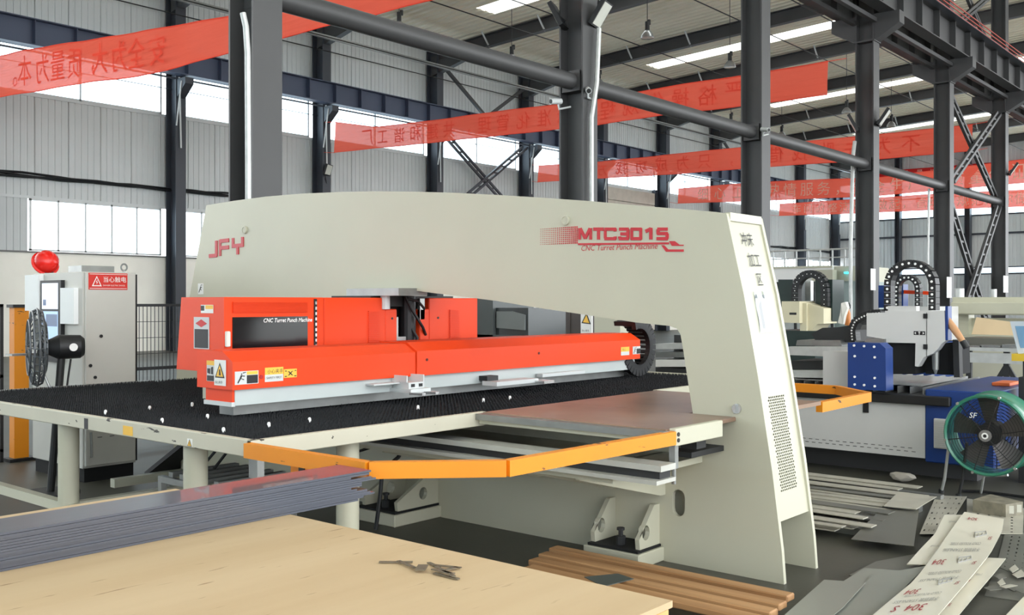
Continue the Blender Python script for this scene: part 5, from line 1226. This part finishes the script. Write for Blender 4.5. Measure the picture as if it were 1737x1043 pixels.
for r in [.06 + .02 * i for i in range(12)]:
    MB().tube([fc + ax * (.035 - .03 * (r / R0) ** 2) + (fr * math.cos(t * math.pi / 16) + fu * math.sin(t * math.pi / 16)) * r for t in range(32)], .0022, 4, True).build('guard_ring', GW, df)
for i in range(6):
    t = i * math.pi / 3 + .2; d = fr * math.cos(t) + fu * math.sin(t)
    MB().tube([fc + ax * .035 + d * .04, fc + ax * .022 + d * .2, fc + ax * .005 + d * (R0)], .004, 5).build('guard_spoke', GW, df)
    MB().cyl(fc + d * (R0 + .01) + ax * .02, fc + d * (R0 + .01) + ax * .034, .012, n=8).build('clip', CHROME, df)
MB().cyl(fc + ax * .03, fc + ax * .05, .045, n=16).build('badge', M('badge_grey', (120, 118, 116), .4), df)
MB().cyl(fc + ax * .05, fc + ax * .052, .025, n=16).build('badge_ring', WHITE, df)
MB().cyl(fc + ax * .052, fc + ax * .054, .013, n=16).build('badge_dot', BLACK, df)
MB().cyl(fc - ax * .22, fc - ax * .05, .09, n=16).build('motor', RUBBER, df, smooth=True)
for i in range(5):
    t = i * 2 * math.pi / 5 + .35; d = fr * math.cos(t) + fu * math.sin(t); s2 = d.cross(ax)
    c_ = fc - ax * .1
    MB().add([c_ + d * .08 + s2 * .04 + ax * .03, c_ + d * .08 - s2 * .04 - ax * .02, c_ + d * .27 - s2 * .1 - ax * .04, c_ + d * .285 + ax * .0, c_ + d * .26 + s2 * .09 + ax * .04], [(0, 1, 2, 3, 4)]).build('blade', M('blade_steel', (92, 88, 86), .4, .3), df)
lettering('SF', .06, WHITE, df, fc + ax * .034 - fr * .12 + fu * .13, fr, fu, 'lettering', shear=.2)
foot_l = PZ(1597, 836, .0); foot_r = PZ(1626, 844, 0)
for (p, side) in ((foot_l, -1), (foot_r, -.55)):
    MB().tube([fc + fr * side * R0 * .98 - fu * .08 - ax * .05, (fc + fr * side * R0 * .98 - fu * .2 - ax * .05) * .4 + p * .6, p + Vector((0, 0, .012))], .012, 8).build('leg', GALV if side == -1 else RUBBER, df, smooth=True)
    MB().cyl(p, p + Vector((0, 0, .03)), .022, n=10).build('foot', RUBBER, df)
p1 = PZ(1664, 838, 0); 
MB().tube([fc + fr * .12 - fu * (R0 + .01) - ax * .1, fc * .5 + p1 * .5 + Vector((.0, 0, -.08)), p1 + Vector((0, 0, .012))], .01, 8).build('leg', GALV, df, smooth=True)
p2 = fc + fr * .34 - ax * .2; p2.z = 0
MB().tube([fc + fr * .3 - ax * .15, p2 + Vector((0, 0, .012))], .012, 8).build('leg', GALV, df, smooth=True)
tag(MB().tube([PZ(q, y, .015) for q, y in ((1628, 832), (1660, 833), (1700, 838), (1760, 846))], .012, 6).build('power_cord', BLACK, smooth=True), 'black power cord running along the floor from the drum fan', 'cord')
# ================================================================== sheet metal scrap on the floor
SG = M('dull_grey_sheet', (122, 121, 113), .38, .45, var=.08, scale=2)
SG2 = M('pale_sheet_strip', (190, 186, 172), .4, .3, var=.08, scale=4)
def sheet(pts, z, mat, name, label, th=.003, group=None, zz=None):
    """flat floor sheet from pixel corners at height z (or one height for each corner)"""
    zs_ = zz or [z] * len(pts); V_ = [PZ(px, py, h_) for (px, py), h_ in zip(pts, zs_)]; n = len(V_)
    o = MB().add([v - Vector((0, 0, th)) for v in V_] + V_, [tuple(range(n - 1, -1, -1)), tuple(range(n, 2 * n))] + [(i, (i + 1) % n, n + (i + 1) % n, n + i) for i in range(n)]).build(name, mat)
    return tag(o, label, 'sheet', group)
skd = thing('scrap_skid', (7.1, 2.8, 0), 'low steel skid under the pile of sheet strips', 'skid')
for x in (6.5, 7.0, 7.5, 8.0): MB().box(x, x + .08, 2.45, 3.9, 0, .05).build('bearer', GREYM, skd)
random.seed(11)
for i in range(30):
    x0 = 6.35 + (i % 15) * .115 + random.uniform(-.03, .03); w_ = random.uniform(.05, .13); y0 = 2.42 + random.uniform(-.12, .2) + .012 * (i % 15); z = .054 + (i // 15) * .03 + .008 * (i % 3)
    an = random.uniform(-.03, .03)
    o = MB().obox((x0, y0, z), (x0 + an * 1.5, y0 + random.uniform(1.1, 1.3), z + .0), w_, .006).build('metal_strip', SG2 if random.random() < .75 else SG)
    tag(o, 'long narrow metal strip in the offcut pile beyond the press end', 'metal strip', 'metal strips piled on the skid')
sheet(((1444, 914), (1491, 866), (1559, 864), (1550, 926)), .1, SG, 'steel_plate', 'broad grey steel plate resting askew beside the strip pile', zz=(.06, .1, .1, .06))
sheet(((1499, 858), (1521, 837), (1589, 842), (1554, 863)), .12, SG2, 'steel_plate', 'pale steel plate lying beyond the broad grey plate', .004)
# perforated sheets with punched holes
def punched(pts, z, label, nx, ny, holes_, mat):
    V_ = [PZ(px, py, z) for px, py in pts]
    def bl(u, v): return V_[0].lerp(V_[1], u).lerp(V_[3].lerp(V_[2], u), v)
    hs = []
    for (u, v, hu, hv) in holes_: hs.append([(u - hu, v - hv), (u + hu, v - hv), (u + hu, v + hv), (u - hu, v + hv)])
    o = MB().poly([(0, 0), (1, 0), (1, 1), (0, 1)], lambda a_, b_, d: tuple(bl(a_, b_) + Vector((0, 0, d))), -.003, 0, hs).build('punched_sheet', mat)
    return tag(o, label, 'sheet')
hl = [(u, .08 + .14 * j, .035 if (i + j) % 3 == 0 else .012, .02) for i, u in enumerate((.12, .3, .5, .7, .88)) for j in range(7)]
punched(((1560, 905), (1602, 905), (1640, 842), (1588, 840)), .02, 'pale punched sheet with rows of slots next to the broad grey plate', 5, 7, hl, SG2)
hl = [(u, .06 + .1 * j, .02, .02) for u in (.2, .4, .6, .8) for j in range(9)]
punched(((1640, 905), (1735, 905), (1737, 862), (1640, 845)), .012, 'punched sheet with dotted rows behind the printed film sheets', 4, 9, hl, SG2)
punched(((1690, 960), (1760, 990), (1770, 905), (1705, 902)), .006, 'grey punched sheet lying beyond the printed film sheets', 4, 9, hl, SG)
bk = thing('steel_block', tuple(PZ(1690, 872, 0)), 'rusty hollow steel block standing on the punched sheet', 'block')
qb = [PZ(*q, .013) for q in ((1650, 868), (1706, 877), (1735, 872), (1680, 858))]
MB().add(qb + [v + Vector((0, 0, .09)) for v in qb], [(0, 1, 2, 3), (4, 5, 6, 7), (0, 1, 5, 4), (1, 2, 6, 5), (2, 3, 7, 6), (3, 0, 4, 7)]).build('block_body', M('rusty_block', (140, 134, 116), .7, dark=(108, 104, 90), scale=12), bk)
for f in (.25, .7):
    a_ = qb[1].lerp(qb[2], f); MB().obox(a_ + Vector((-.002, -.002, .02)), a_ + Vector((-.002, -.002, .075)), .05, .004, (ca, sa, 0)).build('recess', M('block_recess', (180, 178, 164), .7), bk)
# grey sheets in the near right corner
GSH = M('grey_green_sheet', (150, 152, 144), .4, .35, var=.05, scale=1.5)
sheet(((1440, 975), (1486, 952), (1560, 938), (1576, 950), (1500, 990)), .02, SG, 'steel_plate', 'dull steel plate half hidden under the fanned grey sheets', zz=None)
sheet(((1330, 1050), (1466, 963), (1532, 968), (1450, 1010), (1390, 1060)), .05, GSH, 'grey_sheet', 'grey sheet in the middle of the fanned trio on the floor')
sheet(((1396, 1060), (1420, 1030), (1482, 975), (1573, 959), (1540, 990), (1490, 1060)), .065, GSH, 'grey_sheet', 'grey sheet tucked under the printed film sheets')
sheet(((1300, 1070), (1398, 983), (1468, 988), (1430, 1030), (1380, 1070)), .08, GSH, 'grey_sheet', 'grey sheet on top of the fanned trio on the floor')
# printed protective-film sheets
FILM = M('white_film_sheet', (226, 221, 204), .28, var=.02, coat=.3)
PRG = M('print_grey', (150, 150, 146), .5); PRR = M('print_crimson', (150, 44, 52), .5)
def film(le, ri, z0, label, texts):
    """strip between two pixel edge polylines; heights along the strip in z0"""
    n = len(le); L_ = [PZ(px, py, z) for (px, py), z in zip(le, z0)]; R_ = [PZ(px, py, z) for (px, py), z in zip(ri, z0)]
    m = 16
    def row(T, v):
        f = v * (n - 1); i = min(int(f), n - 2); return T[i].lerp(T[i + 1], f - i)
    def S(u, v): return row(L_, v).lerp(row(R_, v), u)
    t = thing('film_sheet', tuple(PZ(*le[-1], 0)), label, 'sheet', 'printed film sheets')
    vs_ = [S(u, j / m) for j in range(m + 1) for u in (0, 1)]; k = len(vs_)
    fs = [(2*j, 2*j+1, 2*j+3, 2*j+2) for j in range(m)]
    MB().add(vs_ + [v - Vector((0, 0, .004)) for v in vs_], fs + [tuple(k + i for i in reversed(f)) for f in fs] + [(2*j, 2*j+2, k+2*j+2, k+2*j) for j in range(m)] + [(2*j+1, k+2*j+1, k+2*j+3, 2*j+3) for j in range(m)]).build('sheet', FILM, t, smooth=True)
    for (tx, u, v, su, sv, mt) in texts:
        V_, F_ = glyph_mesh(tx, 1.0)
        MB().add([S(min(.98, max(.02, u - a_ * su)), min(.99, max(0, v + b_ * sv))) + Vector((0, 0, .003)) for a_, b_, _ in V_], F_).build('printing', mt, t)
    return t, S
def rowset(v): return [('不锈钢板 STAINLESS', .45, v, .075, .035, PRG), ('COLD ROLLED STEEL', .45, v - .05, .06, .03, PRG)]
t, S = film(((1636, 868), (1612, 900), (1585, 940), (1550, 985), (1505, 1022), (1460, 1060)), ((1703, 880), (1700, 900), (1680, 938), (1650, 975), (1620, 1010), (1578, 1058)), (.14, .10, .08, .09, .10, .12), 'large white film-covered sheet printed with 304 marks, uppermost of the pile',
    [('304', .55, .85, .2, .075, PRR), ('304', .3, .05, .16, .045, PRR), ('304', .2, .45, .15, .06, PRR), ('304', .22, .70, .15, .065, PRR), ('S', .25, .85, .2, .075, PRR)] + rowset(.36) + rowset(.60) + rowset(.80) + [('SI', .85, .26, .1, .04, PRR), ('SI', .85, .48, .1, .04, PRR), ('SI', .85, .66, .1, .045, PRR)])
for (u, v) in ((.62, .24), (.62, .46), (.6, .65)):
    MB().tube([S(u + a_, v + b_) + Vector((0, 0, .004)) for a_, b_ in ((-.12, -.02), (.08, -.03), (.13, .0), (-.06, .025))], .003, 4, True).tube([S(u + a_, v + b_) + Vector((0, 0, .004)) for a_, b_ in ((-.04, -.008), (-.03, .012))], .003, 4).tube([S(u + a_, v + b_) + Vector((0, 0, .004)) for a_, b_ in ((.03, -.012), (.04, .008))], .003, 4).build('printed_emblem', PRG, t)
film(((1602, 873), (1586, 905), (1562, 930), (1538, 957)), ((1642, 873), (1628, 905), (1604, 932), (1580, 958)), (.11, .08, .06, .05), 'white printed film sheet peeking out under the largest one by the punched sheet', [('STAINLESS', .5, .12, .07, .04, PRG), ('COLD ROLLED', .5, .6, .06, .04, PRG)])
film(((1660, 945), (1640, 972), (1612, 1005), (1580, 1050)), ((1706, 947), (1686, 972), (1655, 1008), (1612, 1060)), (.05, .05, .05, .05), 'white printed film sheet lying under the largest one beside the small offcuts', [('304', .3, .45, .12, .05, PRR), ('304', .3, .8, .12, .05, PRR), ('STEEL', .5, .35, .1, .04, PRG)])
sheet(((1690, 1060), (1740, 1008), (1800, 1040), (1780, 1080)), .03, FILM, 'film_sheet', 'plain white film sheet lying alone away from the printed ones')
random.seed(5)
for i in range(16):
    px, py = random.uniform(1665, 1760), random.uniform(962, 1006); a_ = random.uniform(-.5, .5); w_ = random.uniform(6, 16); h_ = random.uniform(4, 9)
    sheet(((px - w_, py + h_ * .3), (px - w_ * .3, py + h_), (px + w_, py + h_ * .4 + 4 * a_), (px + w_ * .2, py - h_ * .6)), .008 + .002 * i, SG2 if i % 2 else SG, 'metal_offcut', 'small flat metal offcut scattered beside the printed film sheets', .002, 'small offcuts by the film sheets')
sheet(((1670, 1010), (1700, 935), (1800, 960), (1800, 1030)), .004, SG, 'steel_plate', 'grey steel plate under the small offcuts')
# crumpled cloth by the laser plinth
p = PZ(1553, 787, .05)
rg = bmesh.new(); bmesh.ops.create_icosphere(rg, subdivisions=2, radius=.09)
for v in rg.verts: v.co = Vector((v.co.x * .6, v.co.y * 1.3, v.co.z * .45)) * random.uniform(.85, 1.1) + Vector((8.7, 2.98, .045))
rg.verts.index_update(); mb = MB().add([v.co[:] for v in rg.verts], [[v.index for v in f.verts] for f in rg.faces]); rg.free()
tag(mb.build('crumpled_rag', M('rag_grey', (176, 170, 160), .9)), 'crumpled pale rag on the floor at the laser plinth', 'rag')
# ---- things glimpsed under the press bridge
dm = thing('dark_machine', (8.3, 8.6, 0), 'dark grey enclosed machine seen under the press bridge', 'machine')
MB().poly(pX(((808, 500), (836, 500), (836, 585), (808, 585)), 8.0), fX, 8.0, 8.7).build('side_panel', M('machine_grey', (78, 84, 84), .4), dm)
MB().poly(pX(((836, 522), (896, 522), (896, 585), (836, 585)), 8.05), fX, 8.05, 8.7).build('glazed_front', M('dark_glazing', (58, 64, 66), .15), dm)
MB().poly(pX(((842, 528), (868, 528), (890, 534), (890, 560), (842, 556)), 8.03), fX, 8.03, 8.05).build('window_insert', M('dusty_glass', (120, 126, 126), .3), dm)
MB().box(8.0, 8.7, PX(900, 570, 8).y, PX(808, 570, 8).y, 0, 1.2).build('base', M('machine_grey', (78, 84, 84)), dm)
tb_ = thing('warning_board', tuple(PZ(994, 600, 0)), 'white warning board with yellow triangle under the press bridge', 'sign')
XW = 10.5
MB().poly(pX(((985, 528), (1004, 530), (1004, 570), (985, 569)), XW), fX, XW, XW + .02).build('board', WHT, tb_)
MB().add([(XW - .003, *pX(((x, y),), XW)[0]) for x, y in ((986.5, 548), (1002.5, 550), (995, 530))], [(0, 1, 2)]).build('symbol', BLK, tb_)
MB().add([(XW - .005, *pX(((x, y),), XW)[0]) for x, y in ((989, 546.5), (1000, 548), (995, 534))], [(0, 1, 2)]).build('symbol', YEL, tb_)
w0 = PX(987, 562, XW); lettering('当心激光', .03, BLK, tb_, (XW - .001, w0.y, w0.z), NY, UP, 'lettering')
MB().box(XW + .02, XW + .06, PX(996, 560, XW).y, PX(993, 560, XW).y, 0, PX(994, 540, XW).z).build('post', GREYM, tb_)
cbx = thing('steel_cabinet', (12, 7.6, 0), 'cream steel cabinet beside the warning board under the bridge', 'cabinet')
XC = 11.5
MB().poly(pX(((1008, 530), (1052, 535), (1052, 600), (1008, 600)), XC), fX, XC, XC + .5).build('body', CREAM, cbx)
MB().box(XC, XC + .5, PX(1052, 570, XC).y, PX(1008, 570, XC).y, 0, PX(1008, 598, XC).z).build('base', CREAM, cbx)
XD = 11.75
dk = thing('dark_cabinet', (11.9, 8.6, 0), 'dark brown cabinet behind the warning board under the bridge', 'cabinet')
MB().box(XD, XD + .4, PX(985, 540, XD).y, PX(948, 540, XD).y, 0, PX(960, 522, XD).z).build('body', M('dark_brown', (62, 54, 50), .5), dk)
MB().box(XD - .01, XD, PX(967, 540, XD).y - .01, PX(967, 540, XD).y + .01, .1, PX(960, 524, XD).z).build('door_edge', M('dark_brown', (62, 54, 50)), dk)
bt = thing('material_bench', (9.6, 5.6, 0), 'grey bench with metal parts seen past the carriage chain', 'bench')
XB2 = 9.6
for (y0_, y1_, m) in ((583, 592, GALV), (597, 606, GREYM), (610, 622, M('white_part', (222, 222, 216), .5))):
    MB().poly(pX(((1112, y0_), (1165, y0_), (1165, y1_), (1112, y1_)), XB2), fX, XB2, XB2 + .4).build('shelf', m, bt)
MB().box(XB2, XB2 + .4, PX(1165, 600, XB2).y, PX(1112, 600, XB2).y, 0, PX(1130, 624, XB2).z).build('base', RUBBER, bt)
MB().box(XB2 + .4, XB2 + .44, PX(1165, 600, XB2).y, PX(1112, 600, XB2).y, 0, PX(1130, 570, XB2).z).build('back_panel', RUBBER, bt)
